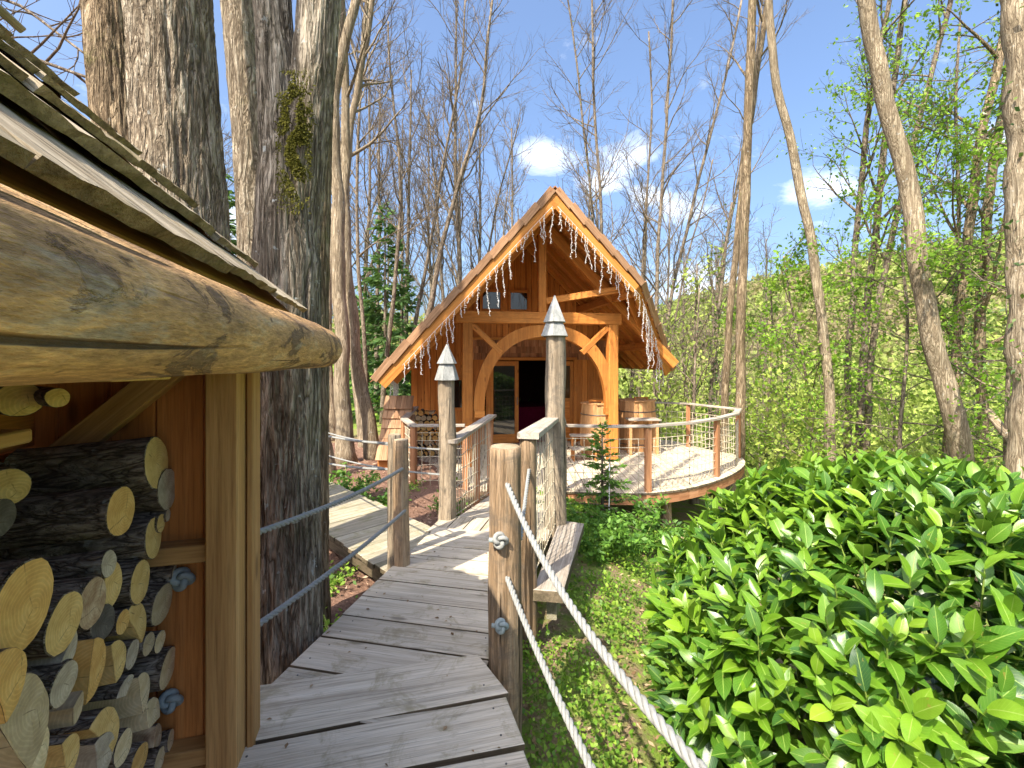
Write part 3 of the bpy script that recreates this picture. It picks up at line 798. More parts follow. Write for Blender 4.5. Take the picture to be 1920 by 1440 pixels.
def firewood(c, axis, r, L, kind, rot, cut, label, group=None, seed=0, squash=1.0, barkm='bark_fire', parent_sub=True):
    """c: centre of the cut face; axis: from the face into the log"""
    Z, X, Y = frame(axis)
    Mx = fmatrix(Vector(c), X, Y, Z)
    pts, bk_ = outline(kind, r, seed)
    n = len(pts); rows = 7; v = []; f = []; mi = []
    ca, sa = math.cos(rot), math.sin(rot)
    pts = [((x * ca - y * sa) * squash, x * sa + y * ca) for x, y in pts]
    for j in range(rows + 1):
        s_ = j / rows
        for i, (x, y) in enumerate(pts):
            k = 1 + .05 * noise.noise(Vector((x * 40, y * 40, s_ * 4 + seed)))
            v.append((x * k, y * k, s_ * L + .0005))
    for j in range(rows):
        for i in range(n):
            i2 = (i + 1) % n
            f.append([j * n + i, (j + 1) * n + i, (j + 1) * n + i2, j * n + i2]); mi.append(0 if bk_[i] and bk_[i2] else 1)
    f.append([rows * n + i for i in range(n)]); mi.append(1)
    me = bpy.data.meshes.new('firewood_log'); me.from_pydata(v, [], f); me.materials.append(M[barkm]); me.materials.append(M[cut])
    for p_, a_ in zip(me.polygons, mi): p_.material_index = a_; p_.use_smooth = a_ == 0
    me.update()
    root = link('firewood_log', me, Mx); tag(root, label, 'firewood', group)
    v2 = [(x * 1.0, y * 1.0, 0.0) for x, y in pts] + [(x * .965, y * .965, -.002) for x, y in pts] + [(x * .5, y * .5, -.0025 + rng.uniform(-.001, .001)) for x, y in pts] + [(0, 0, -.002)]
    f2 = []
    for i in range(n):
        i2 = (i + 1) % n
        f2 += [[i, i2, n + i2, n + i], [n + i, n + i2, 2 * n + i2, 2 * n + i], [2 * n + i, 2 * n + i2, 3 * n]]
    m2 = bpy.data.meshes.new('cut_end'); m2.from_pydata(v2, [], [a[::-1] for a in f2]); m2.materials.append(M[cut]); m2.materials.append(M[barkm])
    for i, p_ in enumerate(m2.polygons): p_.material_index = 1 if i % 3 == 0 and kind == 'round' else 0
    m2.update()
    link('cut_end', m2, Mx.copy(), root)
    return root

def face_depth(px): return .78 + (px - 45) / 268 * .77
LOGS = [  # px, py, height px, kind, turn, cut colour, label
 (293, 867, 97, 'round', 0, 'cut_yellow', 'thick dark-barked log with yellow face lying on top of the stacked firewood'),
 (227, 959, 92, 'round', 0, 'cut_orange', 'long dark log with orange face, second from the top of the wood pile'),
 (313, 917, 78, 'round', 0, 'cut_grey', 'log with blue grey face behind the two topmost long logs'),
 (287, 1008, 74, 'round', 0, 'cut_yellow', 'slim pale yellow log under the grey faced log near the wall'),
 (301, 981, 34, 'round', 0, 'cut_yellow', 'tiny pale log tucked between the grey faced log and the slim yellow one'),
 (314, 966, 24, 'round', 0, 'cut_grey', 'thin grey stick end just below the blue grey log face'),
 (203, 1057, 48, 'round', 0, 'cut_grey', 'grey white small log below the long orange faced log'),
 (45, 1134, 160, 'round', 0, 'cut_orange', 'largest round log with broad orange face at the left edge'),
 (119, 1167, 112, 'round', 0, 'cut_yellow', 'oval pale yellow log right of the largest orange log'),
 (172, 1131, 90, 'round', 0, 'cut_brown', 'log with dark red brown rotten heart in its face'),
 (213, 1092, 84, 'half', 1.7, 'cut_yellow', 'yellow split half log under the small grey white log'),
 (262, 1090, 80, 'round', 0, 'cut_yellow', 'round pale yellow log with cracked face beside the wall in mid pile'),
 (303, 1134, 72, 'round', 0, 'cut_tan', 'dull tan round log closest to the wall in mid pile'),
 (229, 1166, 43, 'round', 0, 'cut_orange', 'small round orange log in the middle of the pile'),
 (261, 1156, 76, 'half', 1.2, 'cut_yellow', 'leaning yellow split log left of the dull tan round log'),
 (278, 1207, 40, 'round', 0, 'cut_tan', 'left one of the twin small logs under the tan round log'),
 (299, 1203, 38, 'round', 0, 'cut_pale', 'right one of the twin small logs under the tan round log'),
 (193, 1168, 62, 'round', 0, 'cut_dark', 'blackened log end right of the rotten hearted log'),
 (184, 1246, 96, 'half', 1.9, 'cut_orange', 'orange brown split half log with sharp lower tip'),
 (225, 1230, 66, 'half', 1.5, 'cut_yellow', 'narrow cream split log right of the orange brown half log'),
 (247, 1227, 50, 'round', 0, 'cut_grey', 'shaded grey brown log end behind the narrow cream split log'),
 (314, 1253, 68, 'round', 0, 'cut_pale', 'whitish round log with dark cracks low beside the wall'),
 (272, 1287, 66, 'half', 1.5, 'cut_pale', 'pale split log left below the whitish cracked log'),
 (235, 1283, 58, 'wedge', .6, 'cut_grey', 'weathered grey split face left of the pale split log'),
 (119, 1282, 76, 'round', 0, 'cut_grey', 'grey log end beside the large tan split log'),
 (131, 1224, 60, 'half', 2.4, 'cut_grey', 'grey half log under the oval pale yellow log'),
 (24, 1262, 130, 'half', 1.1, 'cut_orange', 'yellow orange split log below the largest orange log'),
 (52, 1326, 182, 'half', 1.3, 'cut_tan', 'very large tan split half log with ring lines at lower left'),
 (148, 1326, 56, 'wedge', 2.6, 'cut_tan', 'small tan wedge piece right of the very large tan half log'),
 (204, 1356, 88, 'half', 1.2, 'cut_yellow', 'cream split log with narrow pointed face low in the pile'),
 (288, 1326, 82, 'wedge', 1.4, 'cut_pale', 'pale triangular split log left of the rope knot'),
 (230, 1402, 58, 'round', 0, 'cut_pale', 'small white round log near the bottom of the pile'),
 (70, 1392, 108, 'half', 1.0, 'cut_pale', 'big pale split log at the bottom left of the pile'),
 (136, 1405, 72, 'half', 1.3, 'cut_yellow', 'pale yellow split log right of the big pale bottom split log'),
 (199, 1405, 80, 'half', 1.5, 'cut_grey', 'tall grey split piece left of the small white round log'),
 (261, 1426, 56, 'round', 0, 'cut_orange', 'orange round log at the very bottom of the picture'),
 (297, 1374, 64, 'wedge', 1.6, 'cut_brown', 'brown split piece below the pale triangular log'),
 (319, 1387, 34, 'round', 0, 'cut_pale', 'little white stick end next to the brown split piece'),
 (299, 1424, 40, 'round', 0, 'cut_pale', 'small white log end right of the bottom orange log'),
 (330, 1076, 40, 'round', 0, 'cut_grey', 'thin dark branch with slanted grey end sticking out beside the upper knot'),
]
for i, (px, py, h, kind, rot, cut, lab) in enumerate(LOGS):
    Y_ = face_depth(px)
    r_ = h / 2 / F * Y_
    if kind != 'round': r_ *= 1.12
    ax = (-D + A * rng.uniform(-.10, .10) + V(0, 0, rng.uniform(-.07, .07))).normalized()
    firewood(P(px, py, Y_), ax, r_ * 1.02, rng.uniform(.30, .40), kind, rot + rng.uniform(-.2, .2), cut, lab, 'logs stacked in the wood store', i)
# deeper logs that close the gaps of the pile
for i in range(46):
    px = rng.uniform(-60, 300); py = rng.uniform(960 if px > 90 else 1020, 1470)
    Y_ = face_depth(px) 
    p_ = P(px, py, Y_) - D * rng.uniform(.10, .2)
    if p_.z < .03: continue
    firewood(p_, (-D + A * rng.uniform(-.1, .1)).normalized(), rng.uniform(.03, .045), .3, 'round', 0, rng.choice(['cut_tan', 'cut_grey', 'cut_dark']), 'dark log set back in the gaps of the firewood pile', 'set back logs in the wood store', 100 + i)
for i, (px, py, h, cut, lab) in enumerate([(37, 749, 66, 'cut_yellow', 'shaded broad log end on the upper shelf at the left edge'), (108, 746, 36, 'cut_yellow', 'small shaded log end on the upper shelf beside the broad one'),
                                           (12, 914, 70, 'cut_yellow', 'shaded log end at the left edge under the upper shelf')]):
    firewood(P(px, py, 1.12), (-D * .7 + A * .7).normalized(), h / 2 / F * 1.12, .25, 'round', 0, cut, lab, 'logs stacked in the wood store', 70 + i)
board('shelf', S(-2.9, -.42, 1.235), S(-.62, -.42, 1.235), .34, .03, M['shed_frame'], shed)

fl = []
for _ in range(70):
    if rng.random() < .4: fl.append(S(rng.uniform(-1.2, .28), rng.uniform(0, .95), .003))
    else:
        s_ = rng.uniform(0, 2.3); fl.append(T(s_, rng.uniform(-.45, .38), rz(s_) + .003))
fv = []; fq = []; fr = []
for p_ in fl:
    a = rng.uniform(0, 6.28); L_ = rng.uniform(.012, .034); d_ = Vector((math.cos(a), math.sin(a), .0)); n_ = Vector((-d_.y, d_.x, 0)) * L_ * rng.uniform(.15, .35)
    b_ = len(fv); fv += [tuple(p_), tuple(p_ + d_ * L_ * .5 + n_ + V(0, 0, .004)), tuple(p_ + d_ * L_ + V(0, 0, .002)), tuple(p_ + d_ * L_ * .5 - n_ + V(0, 0, .003))]; fq.append([b_, b_ + 1, b_ + 2, b_ + 3]); fr += [rng.random()] * 4
o_ = link('fallen_leaves', fast_mesh('fallen_leaves', fv, fq, None, M['litter'], False, {'rnd': fr}), Matrix.Identity(4))
tag(o_, 'small dry leaf and bark bits lying on the boardwalk planks', 'leaf litter', kind='stuff')

# ------------------------------------------------------------------ posts
def tag_post(o, lab, grp='rustic boardwalk posts'): return tag(o, lab, 'post', grp)
near_post = pole('wooden_post', V(-.030, 2.18, -1.0), V(-.034, 2.17, .985), .082, .076, (M['post'], M['end']), None, 26, 40, .05, 2.5, 1)
tag_post(near_post, 'thick brown post in front with two white rope knots on its face')
jp = pole('wooden_post', V(-.835, 3.50, -.85), V(-.857, 3.50, .785), .064, .057, (M['post'], M['end']), None, 18, 24, .07, 2.5, 2)
tag_post(jp, 'light brown post where ropes end at the boardwalk junction')
jp2 = pole('wooden_post', V(-.945, 3.66, -.85), V(-.945, 3.66, .80), .056, .052, (M['post_grey'], M['end']), None, 16, 24, .06, 2.5, 3)
tag_post(jp2, 'darker grey post close behind the light brown junction post')
def cap(name, c, r, z0, z1, z2, zt, lab):
    t_ = thing(name, (c.x, c.y, z0), lab, 'post cap', 'pointed caps on the tall posts')
    n = 6
    def tier(nm, ra, rb, za, zb, ph):
        for k in range(n):
            a0 = 2 * math.pi * k / n + ph; a1 = 2 * math.pi * (k + 1) / n + ph
            pt = lambda a, rr, zz: Vector((c.x + rr * math.cos(a), c.y + rr * math.sin(a), zz))
            q_ = [pt(a0 + .015, ra, za), pt(a1 - .015, ra, za), pt(a1 - .015, rb, zb), pt(a0 + .015, rb, zb)]
            nrm = (q_[1] - q_[0]).cross(q_[2] - q_[0]).normalized()
            mb = MB()
            th = .016
            v = [p_ for p_ in q_] + [p_ - nrm * th for p_ in q_]
            mb.add([tuple(p_) for p_ in v], [[0, 1, 2, 3], [7, 6, 5, 4], [0, 4, 5, 1], [1, 5, 6, 2], [2, 6, 7, 3], [3, 7, 4, 0]])
            mb.build(nm, M['cap'], t_)
    tier('lower_shingle', r, r * .58, z0, z1, .35)
    tier('upper_shingle', r * .82, .006, z1 - .012, zt, .35)
tl = pole('wooden_post', V(-.708, 4.95, -1.0), V(-.708, 4.95, 1.25), .098, .088, (M['post_grey'], M['end']), None, 20, 40, .09, 2.2, 4)
tag_post(tl, 'tall grey post with pointed cap left of the gangway')
cap('post_cap', V(-.708, 4.95), .135, 1.185, 1.375, 0, 1.575, 'grey pointed shingle cap on the shorter tall post at left')
tr = pole('wooden_post', V(.452, 4.68, -1.4), V(.436, 4.65, 1.72), .118, .098, (M['post_grey'], M['end']), None, 22, 50, .07, 2.0, 5)
tag_post(tr, 'tallest grey post with pointed cap right of the gangway')
cap('post_cap', V(.436, 4.65), .152, 1.645, 1.80, 0, 2.06, 'grey pointed shingle cap on the tallest post at right')
sp = pole('wooden_post', V(.115, 3.08, -1.0), V(.108, 3.06, .865), .062, .055, (M['post'], M['end']), None, 16, 24, .06, 2.5, 6)
tag_post(sp, 'short brown post behind the front post carrying the right net rail')

# ------------------------------------------------------------------ ropes
def sag(p0, p1, s_, n=40):
    return [p0.lerp(p1, i / n) - Vector((0, 0, s_ * 4 * (i / n) * (1 - i / n))) for i in range(n + 1)]
def rope(pts, r, lab, mat='rope', strands=3, pitch=.095, grp='white ropes strung between posts', per=10):
    pts = [Vector(p_) for p_ in pts]
    L = sum((b - a).length for a, b in zip(pts, pts[1:]))
    root = thing('rope', (pts[0] + pts[-1]) / 2, lab, 'rope', grp)
    n = min(int(L / pitch * per), 900)
    cum = [0]
    for a, b in zip(pts, pts[1:]): cum.append(cum[-1] + (b - a).length)
    xs = np.linspace(0, L, n); arr = np.array([tuple(p_) for p_ in pts])
    c = np.stack([np.interp(xs, cum, arr[:, k]) for k in range(3)], -1)
    tg = np.gradient(c, axis=0); tg /= np.linalg.norm(tg, axis=1, keepdims=True)
    a = np.cross([0, 0, 1.0], tg); a /= np.linalg.norm(a, axis=1, keepdims=True); b = np.cross(tg, a)
    for k in range(strands):
        ph = 2 * np.pi * (xs / pitch + k / strands)
        p_ = c + (a * np.cos(ph)[:, None] + b * np.sin(ph)[:, None]) * r * .52
        MB().tube(p_, r * .56, 6).build('strand', M[mat], root, smooth=True)
    return root
def knot(c, nrm, r, rr, lab, mat='rope'):
    """fist shaped stopper knot: a rope wound on itself"""
    Z, X, Y = frame(nrm)
    pts = []
    for i in range(121):
        t_ = 2 * math.pi * i / 120
        q_ = (2 + math.cos(3 * t_)) / 3
        x, y, z = q_ * math.cos(2 * t_) * r, q_ * math.sin(2 * t_) * r, math.sin(3 * t_) * r * .42 + r * .3
        pts.append(Vector(c) + X * x + Y * y + Z * z)
    mb = MB(); mb.tube(pts, rr, 8)
    o = mb.build('rope_knot', M[mat], smooth=True)
    e = MB().tube([Vector(c) - X * r * .6 + Z * r * .3, Vector(c) - X * r * 1.7 + Z * r * .3 + Y * .002], rr, 8).build('rope_end', M['rope_blue'], o, smooth=True)
    return tag(o, lab, 'knot', 'rope knots')
# right ropes of the near deck
pr = S(-1.7, 1.03, 0)
rope(sag(V(-.022, 2.10, .826), pr + V(.01, 0, .82), .165, 60), .0125, 'upper twisted white rope running from the front post to the lower right')
rope(sag(V(-.022, 2.10, .395), pr + V(.0, 0, .40), .085, 60), .0125, 'lower twisted white rope from the front post along the deck edge')
knot(P(938, 1012, 2.085), V(-.05, -1, 0), .030, .011, 'white knot on the upper face of the front post')
knot(P(940, 1172, 2.085), V(-.05, -1, 0), .026, .010, 'bluish knot lower on the face of the front post', 'rope_blue')
o = pole('wooden_post', pr + V(0, 0, -1), pr + V(0, 0, 1.0), .08, .075, (M['post'], M['end']), None, 20, 20, .05, 2.5, 9)
tag_post(o, 'brown post at the near end of the two right hand ropes')
# left ropes of the ramp
rope(sag(P(455, 1008, 1.70), P(756, 878, 3.47), .03), .0125, 'upper white rope from the wood store wall to the junction post')
rope(sag(P(458, 1190, 1.70), P(760, 957, 3.47), .02), .0125, 'lower white rope from the wood store wall to the junction post')
knot(S(-.012, -.20, .665) + V(.0, 0, -.03), -A, .030, .012, 'pale blue knot on the wood store side wall beside the branch', 'rope_blue')
knot(S(-.012, -.235, .215), -A, .029, .0115, 'blue grey rope knot low on the wood store side wall', 'rope_blue')
# short rope from the front post to the short post
rope(sag(P(992, 880, 3.02), P(976, 1010, 2.22), .0, 12), .011, 'short rope slanting behind the front post to the short post')
# side path ropes
rope(sag(P(560, 800, 7.1), P(741, 832, 3.64), .05), .011, 'upper white rope along the near side of the side path')
rope(sag(P(560, 853, 7.1), P(741, 880, 3.64), .05), .011, 'lower white rope along the near side of the side path')
rope(sag(P(598, 806, 8.2), P(830, 843, 4.95), .06), .011, 'upper white rope along the far side of the side path')
rope(sag(P(598, 848, 8.2), P(830, 890, 4.95), .06), .011, 'lower white rope along the far side of the side path')
for px, d_, zt, lab in ((556, 7.15, .55, 'rope post at the far end of the side path, near side'), (597, 8.25, .55, 'rope post at the far end of the side path, far side')):
    b_ = P(px, 700, d_)
    tag_post(pole('wooden_post', V(b_.x, b_.y, -1.1), V(b_.x, b_.y, zt), .06, .055, (M['post'], M['end']), None, 14, 14, .06, 2, px), lab)
# ------------------------------------------------------------------ railings with nets
def net(b0, b1, t0, t1, parent, cell=.125, r=.0045, mat='net'):
    b0, b1, t0, t1 = map(Vector, (b0, b1, t0, t1))
    mb = MB()
    nu = max(3, int((b1 - b0).length / cell)); nv = max(3, int((t0 - b0).length / cell))
    J = {}
    for i in range(nu + 1):
        for j in range(nv + 1):
            p_ = b0.lerp(b1, i / nu).lerp(t0.lerp(t1, i / nu), j / nv)
            if 0 < i < nu and 0 < j < nv: p_ = p_ + Vector((rng.uniform(-.007, .007), rng.uniform(-.008, .008), rng.uniform(-.012, .008)))
            J[i, j] = p_
    for i in range(nu + 1): mb.tube([J[i, j] for j in range(nv + 1)], r, 4)
    for j in range(nv + 1): mb.tube([J[i, j] for i in range(nu + 1)], r, 4)
    for p_ in J.values():
        mb.box(p_, ((1, 0, 0), (0, 1, 0), (0, 0, 1)), (r * 1.5, r * 1.5, r * 1.5))
    o = mb.build('net', M[mat], parent, smooth=True)
    o['kind'] = 'stuff'
    return o
# gangway, left side
gl = thing('net_railing', (-.5, 6.2, -.5), 'wooden rail with white net left of the gangway', 'railing', 'net railings')
e0, e1 = P(846, 828, 4.86), P(923, 779, 7.42)
board('rail', e0, e1, .14, .04, M['rail'], gl)
for t_ in (.56, .965):
    b_ = e0.lerp(e1, t_); board('railing_post', V(b_.x - .02, b_.y, -.95), V(b_.x - .02, b_.y, b_.z - .021), .085, .085, M['rail_post'], gl, up=(0, -1, 0))
net(V(e0.x + .04, e0.y + .1, -.28), V(e1.x, e1.y, -.72), e0 + V(.03, .1, -.06), e1 + V(0, 0, -.06), gl)
gr = thing('net_railing', (.3, 3.9, -.3), 'weathered flat rail with net between the short post and the tallest post', 'railing', 'net railings')
e0, e1 = V(.105, 3.00, .90), V(.40, 4.60, .80)
board('rail', e0, e1, .145, .042, M['rail'], gr)
net(V(.15, 3.12, -.07), V(.43, 4.55, -.24), V(.14, 3.12, .83), V(.40, 4.55, .74), gr, .115, .0035)
gr2 = thing('net_railing', (.6, 6.1, -.5), 'net railing right of the gangway behind the tallest post', 'railing', 'net railings')
e0, e1 = V(.50, 4.80, .78), V(.83, 7.44, .36)
board('rail', e0, e1, .12, .04, M['rail'], gr2)
net(V(.46, 4.85, -.28), V(.82, 7.42, -.73), e0 + V(0, .03, -.05), e1 + V(0, -.03, -.05), gr2)
board('railing_post', V(.83, 7.46, -1.0), V(.83, 7.46, .34), .085, .085, M['wall'], gr2, up=(0, -1, 0))

DZ = -.75
RT = DZ + 1.07
def curvy_railing(lab, pts, posts, z_net=.95):
    root = thing('deck_railing', (pts[len(pts) // 2].x, pts[len(pts) // 2].y, DZ), lab, 'railing', 'net railings')
    for a, b in zip(pts[:-1], pts[1:]):
        e = (b - a).normalized() * .02
        board('rail', V(a.x, a.y, RT) - e, V(b.x, b.y, RT) + e, .13, .038, M['rail'], root)
        net(V(a.x, a.y, DZ + .03), V(b.x, b.y, DZ + .03), V(a.x, a.y, DZ + z_net), V(b.x, b.y, DZ + z_net), root, .125, .0055)
    for p_, tw in posts:
        up = Vector((math.sin(tw), -math.cos(tw), 0))
        board('railing_post', V(p_.x, p_.y, DZ - .24), V(p_.x, p_.y, RT - .02), .095, .08, M['rail_post'], root, up=up)
    return root
rr = [V(.90, 7.50), V(1.6, 7.41), V(2.22, 7.43), V(3.05, 7.82), V(3.78, 8.40), V(4.5, 9.15), V(4.98, 10.0), V(4.36, 11.25), V(3.3, 11.75)]
curvy_railing('curved rail with white net round the right side of the cabin deck', rr, [(rr[2], .3), (rr[4], .65), (rr[6], .95), (rr[7], 2.6)], .86)
rl = [V(-.80, 7.52), V(-1.62, 7.50), V(-1.98, 8.35), V(-2.2, 10.4)]
curvy_railing('rail with white net round the left corner of the cabin deck', rl, [(rl[1], -.3), (rl[2], -1.0), (rl[0] + V(.03, 0), 0)])

# ------------------------------------------------------------------ cabin deck
fp = [(-2.02, 8.5), (-1.82, 7.62), (-1.4, 7.46), (.9, 7.48), (1.55, 7.36), (2.35, 7.36), (3.15, 7.74), (3.88, 8.30), (4.55, 9.0), (5.0, 9.7), (5.16, 10.35)]
for _ in range(3):
    fp = [fp[0]] + [((a[0] * w0 + b[0] * (1 - w0)), (a[1] * w0 + b[1] * (1 - w0))) for a, b in zip(fp[:-1], fp[1:]) for w0 in (.75, .25)] + [fp[-1]]
fx = np.array([a for a, b in fp]); fy = np.array([b for a, b in fp])
def front(x): return float(np.interp(x, fx, fy))
def rear(x): return float(np.interp(x, [-2.1, 4.3, 4.6, 5.12], [14, 12.2, 11.2, 10.3]))
cd = thing('cabin_deck', (1.5, 9, DZ), 'grey plank deck with rounded front edge round the cabin', 'deck', kind='structure')
x = -2.02
while x < 5.05:
    w_ = .142; x2 = min(x + w_, 5.12)
    slab('plank', [V(x + .004, front(x), DZ), V(x2 - .004, front(x2), DZ), V(x2 - .004, rear(x2), DZ), V(x + .004, rear(x), DZ)], .04, M['deck'], cd, jit=.0015)
    x = x2
cxs = [(-2.0, 8.5)] + [(a, front(a)) for a in np.linspace(-1.8, 5.1, 34)]
for (xa, ya), (xb, yb) in zip(cxs[:-1], cxs[1:]):
    n_ = Vector((-(yb - ya), xb - xa, 0)).normalized() * .03
    board('rim_board', V(xa, ya, DZ - .125) + n_, V(xb, yb, DZ - .125) + n_, .026, .16, M['rail_post'], cd)
for yj in (8.3, 9.4, 10.6):
    board('joist', V(-1.7, yj, DZ - .13), V(float(np.interp(yj, fy[fx > 2.2], fx[fx > 2.2])) - .1, yj, DZ - .13), .07, .17, M['shed'], cd)
for i, (x_, y_, m_) in enumerate([(2.35, 7.75, 'post_grey'), (2.75, 8.1, 'post'), (4.2, 9.2, 'post_grey'), (4.85, 10.1, 'post_grey'), (.75, 7.8, 'post_grey'), (-1.4, 7.8, 'post_grey'), (4.4, 11.0, 'post_grey')]):
    pole('deck_post', V(x_, y_, g(x_, y_) - .3), V(x_, y_, DZ - .045), .13 if m_ == 'post_grey' else .09, .12 if m_ == 'post_grey' else .085, (M[m_], M['end']), cd, 14, 10, .06, 2, i)

# ------------------------------------------------------------------ the cabin
TH = R(10); E1 = Vector((math.cos(TH), math.sin(TH), 0)); E2 = Vector((-math.sin(TH), math.cos(TH), 0)); CO = Vector((.62, 9.5, DZ))
def C(u, v, w=0.0): return CO + E1 * u + E2 * v + Vector((0, 0, w))
cab = thing('cabin', C(0, 3.5), 'orange larch timber cabin with steep shingled gable roof and arched porch', 'cabin')
RW = 5.30; ML, MR = 1.085, .985
def rw(u): return RW - (ML * -u if u < 0 else MR * u)
def part(name, loc, par): 
    o = thing(name, loc); put(o, Matrix.Translation(Vector(loc)), par); return o
VW = 2.3
# --- posts and frame
for u in (-1.55, 1.55):
    o = board('porch_post', C(u, 0, .005), C(u, 0, 2.90), .21, .20, M['beam'], cab, up=-E2, bev=.012)
board('tie_beam', C(-1.78, 0, 3.022), C(1.72, 0, 3.022), .22, .24, M['beam'], cab, bev=.012)
board('king_post', C(0, 0, 3.145), C(0, 0, 5.02), .16, .16, M['beam'], cab, up=-E2, bev=.01)
for sg, m_ in ((-1, ML), (1, MR)):
    q0 = C(sg * .09, 0, RW - m_ * .09 - .30); ue = 3.0 * sg
    board('principal_rafter', q0, C(ue, 0, RW - m_ * abs(ue) - .30), .14, .20, M['beam'], cab, bev=.01)
    board('brace', C(sg * 1.45, -.02, 2.86), C(sg * .86, -.03, 2.30), .115, .10, M['beam'], cab, up=-E2)
board('strut', C(.1, -.03, 3.38), C(1.62, -.55, 3.60), .11, .13, M['beam'], cab)
def arch_pts(hw, h, w0): return [(hw * math.copysign(abs(math.cos(a)) ** .86, math.cos(a)), w0 + h * abs(math.sin(a)) ** .92) for a in np.linspace(0, math.pi / 2, 22)]
for sg in (-1, 1):
    UA = .09; po = arch_pts(1.52, 1.76, 1.12); pi_ = arch_pts(1.30, 1.51, 1.12)
    v = []; f = []
    for dv in (-.07, .07):
        for (a, b), (c_, d_) in zip(po, pi_):
            v += [tuple(C(UA + sg * a, dv, b)), tuple(C(UA + sg * c_, dv, d_))]
    k = len(po); o2 = 2 * k
    for i in range(k - 1):
        a, b, c_, d_ = 2*i, 2*i+1, 2*i+3, 2*i+2
        f += [[a, b, c_, d_], [o2+d_, o2+c_, o2+b, o2+a], [a, d_, o2+d_, o2+a], [b, o2+b, o2+c_, c_]]
    f += [[0, o2, o2+1, 1], [o2-2, o2-1, 2*o2-1, 2*o2-2]]
    if sg > 0: f = [x_[::-1] for x_ in f]
    mb = MB(); mb.add(v, f); mb.build('arch', M['beam_z'], cab)
    board('corbel', C(UA + sg * 1.29, 0, 1.05), C(UA + sg * 1.50, 0, 1.05), .15, .13, M['beam'], cab, s0=0)
# --- door wall
wl = part('front_wall', C(0, VW), cab)
dU0, dU1, dW = -.86, 1.46, 2.12
wU0, wU1, wW0, wW1 = -2.12, -1.42, .92, 1.68
gw_ = [(-1.02, -.50, 3.42, 3.92), (-.30, .20, 3.42, 3.92)]
u = -2.75
def wboard(u0, u1, w0, w1):
    if w1 - w0 < .03: return
    board('wall_board', C((u0 + u1) / 2, VW + rng.uniform(0, .008), w0), C((u0 + u1) / 2, VW + rng.uniform(0, .008), w1), u1 - u0 - .007, .026, M['wall'], wl, up=-E2, bev=.006)
while u < 2.6:
    u2 = min(u + .152, 2.6); um = (u + u2) / 2
    top = rw(um if abs(um) > .1 else .1) - .10
    cuts = []
    if dU0 - .02 < um < dU1 + .02: cuts.append((-1, dW + .02))
    if wU0 < um < wU1: cuts.append((wW0, wW1))
    for a, b, c_, d_ in gw_:
        if a < um < b: cuts.append((c_, d_))
    w0 = 0.0
    for a, b in sorted(cuts):
        if a > w0: wboard(u, u2, w0, a)
        w0 = max(w0, b)
    wboard(u, u2, w0, top)
    u = u2
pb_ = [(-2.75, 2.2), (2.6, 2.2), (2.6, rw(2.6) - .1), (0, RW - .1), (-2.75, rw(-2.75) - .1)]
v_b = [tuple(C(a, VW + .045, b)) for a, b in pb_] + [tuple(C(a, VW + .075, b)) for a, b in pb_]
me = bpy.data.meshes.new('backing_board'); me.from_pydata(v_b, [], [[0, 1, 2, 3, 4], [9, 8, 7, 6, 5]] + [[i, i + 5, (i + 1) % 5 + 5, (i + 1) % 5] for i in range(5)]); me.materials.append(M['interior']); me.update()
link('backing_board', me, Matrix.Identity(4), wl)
# shingle band over the door
u = -1.35
for r_ in range(3):
    uu = -1.36 + .05 * (r_ % 2)
    while uu < 2.5:
        w_ = rng.uniform(.09, .17)
        board('wall_shingle', C(uu + w_ / 2, VW - .030 - .004 * rng.random(), 2.16 + .17 * r_), C(uu + w_ / 2, VW - .018, 2.16 + .17 * r_ + .22), w_ - .005, .014, M['shingle'], wl, up=-E2)
        uu += w_
board('band_board', C(-1.4, VW - .03, 2.70), C(2.55, VW - .03, 2.70), .05, .06, M['rafter'], wl)
# other walls
mb = MB(); mb.beam(C(-2.74, VW + .05, 1.1), C(-2.74, 7.2, 1.1), .05, 2.2); mb.build('side_wall', M['wall'], cab)
mb = MB(); mb.beam(C(2.58, VW + .05, 1.25), C(2.58, 7.2, 1.25), .05, 2.5); mb.build('side_wall', M['wall'], cab)
mb = MB(); mb.beam(C(-2.7, 7.2, 1.5), C(2.55, 7.2, 1.5), .05, 3.0); mb.build('back_wall', M['wall'], cab)
rm = part('room', C(0, 4.5), cab)
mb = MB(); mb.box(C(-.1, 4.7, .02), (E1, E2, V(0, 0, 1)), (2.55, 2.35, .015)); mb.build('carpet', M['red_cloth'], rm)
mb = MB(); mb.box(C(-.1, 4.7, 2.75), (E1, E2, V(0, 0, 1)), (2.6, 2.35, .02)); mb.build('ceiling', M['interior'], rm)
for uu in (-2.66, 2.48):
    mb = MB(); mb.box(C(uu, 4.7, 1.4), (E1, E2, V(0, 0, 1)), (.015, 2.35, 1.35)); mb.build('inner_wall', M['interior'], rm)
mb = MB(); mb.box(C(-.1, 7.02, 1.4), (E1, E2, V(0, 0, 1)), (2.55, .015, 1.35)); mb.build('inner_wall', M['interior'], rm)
mb = MB(); mb.box(C(.5, 5.2, .38), (E1, E2, V(0, 0, 1)), (.9, .9, .34)); mb.build('covered_bench', M['red_cloth'], rm)
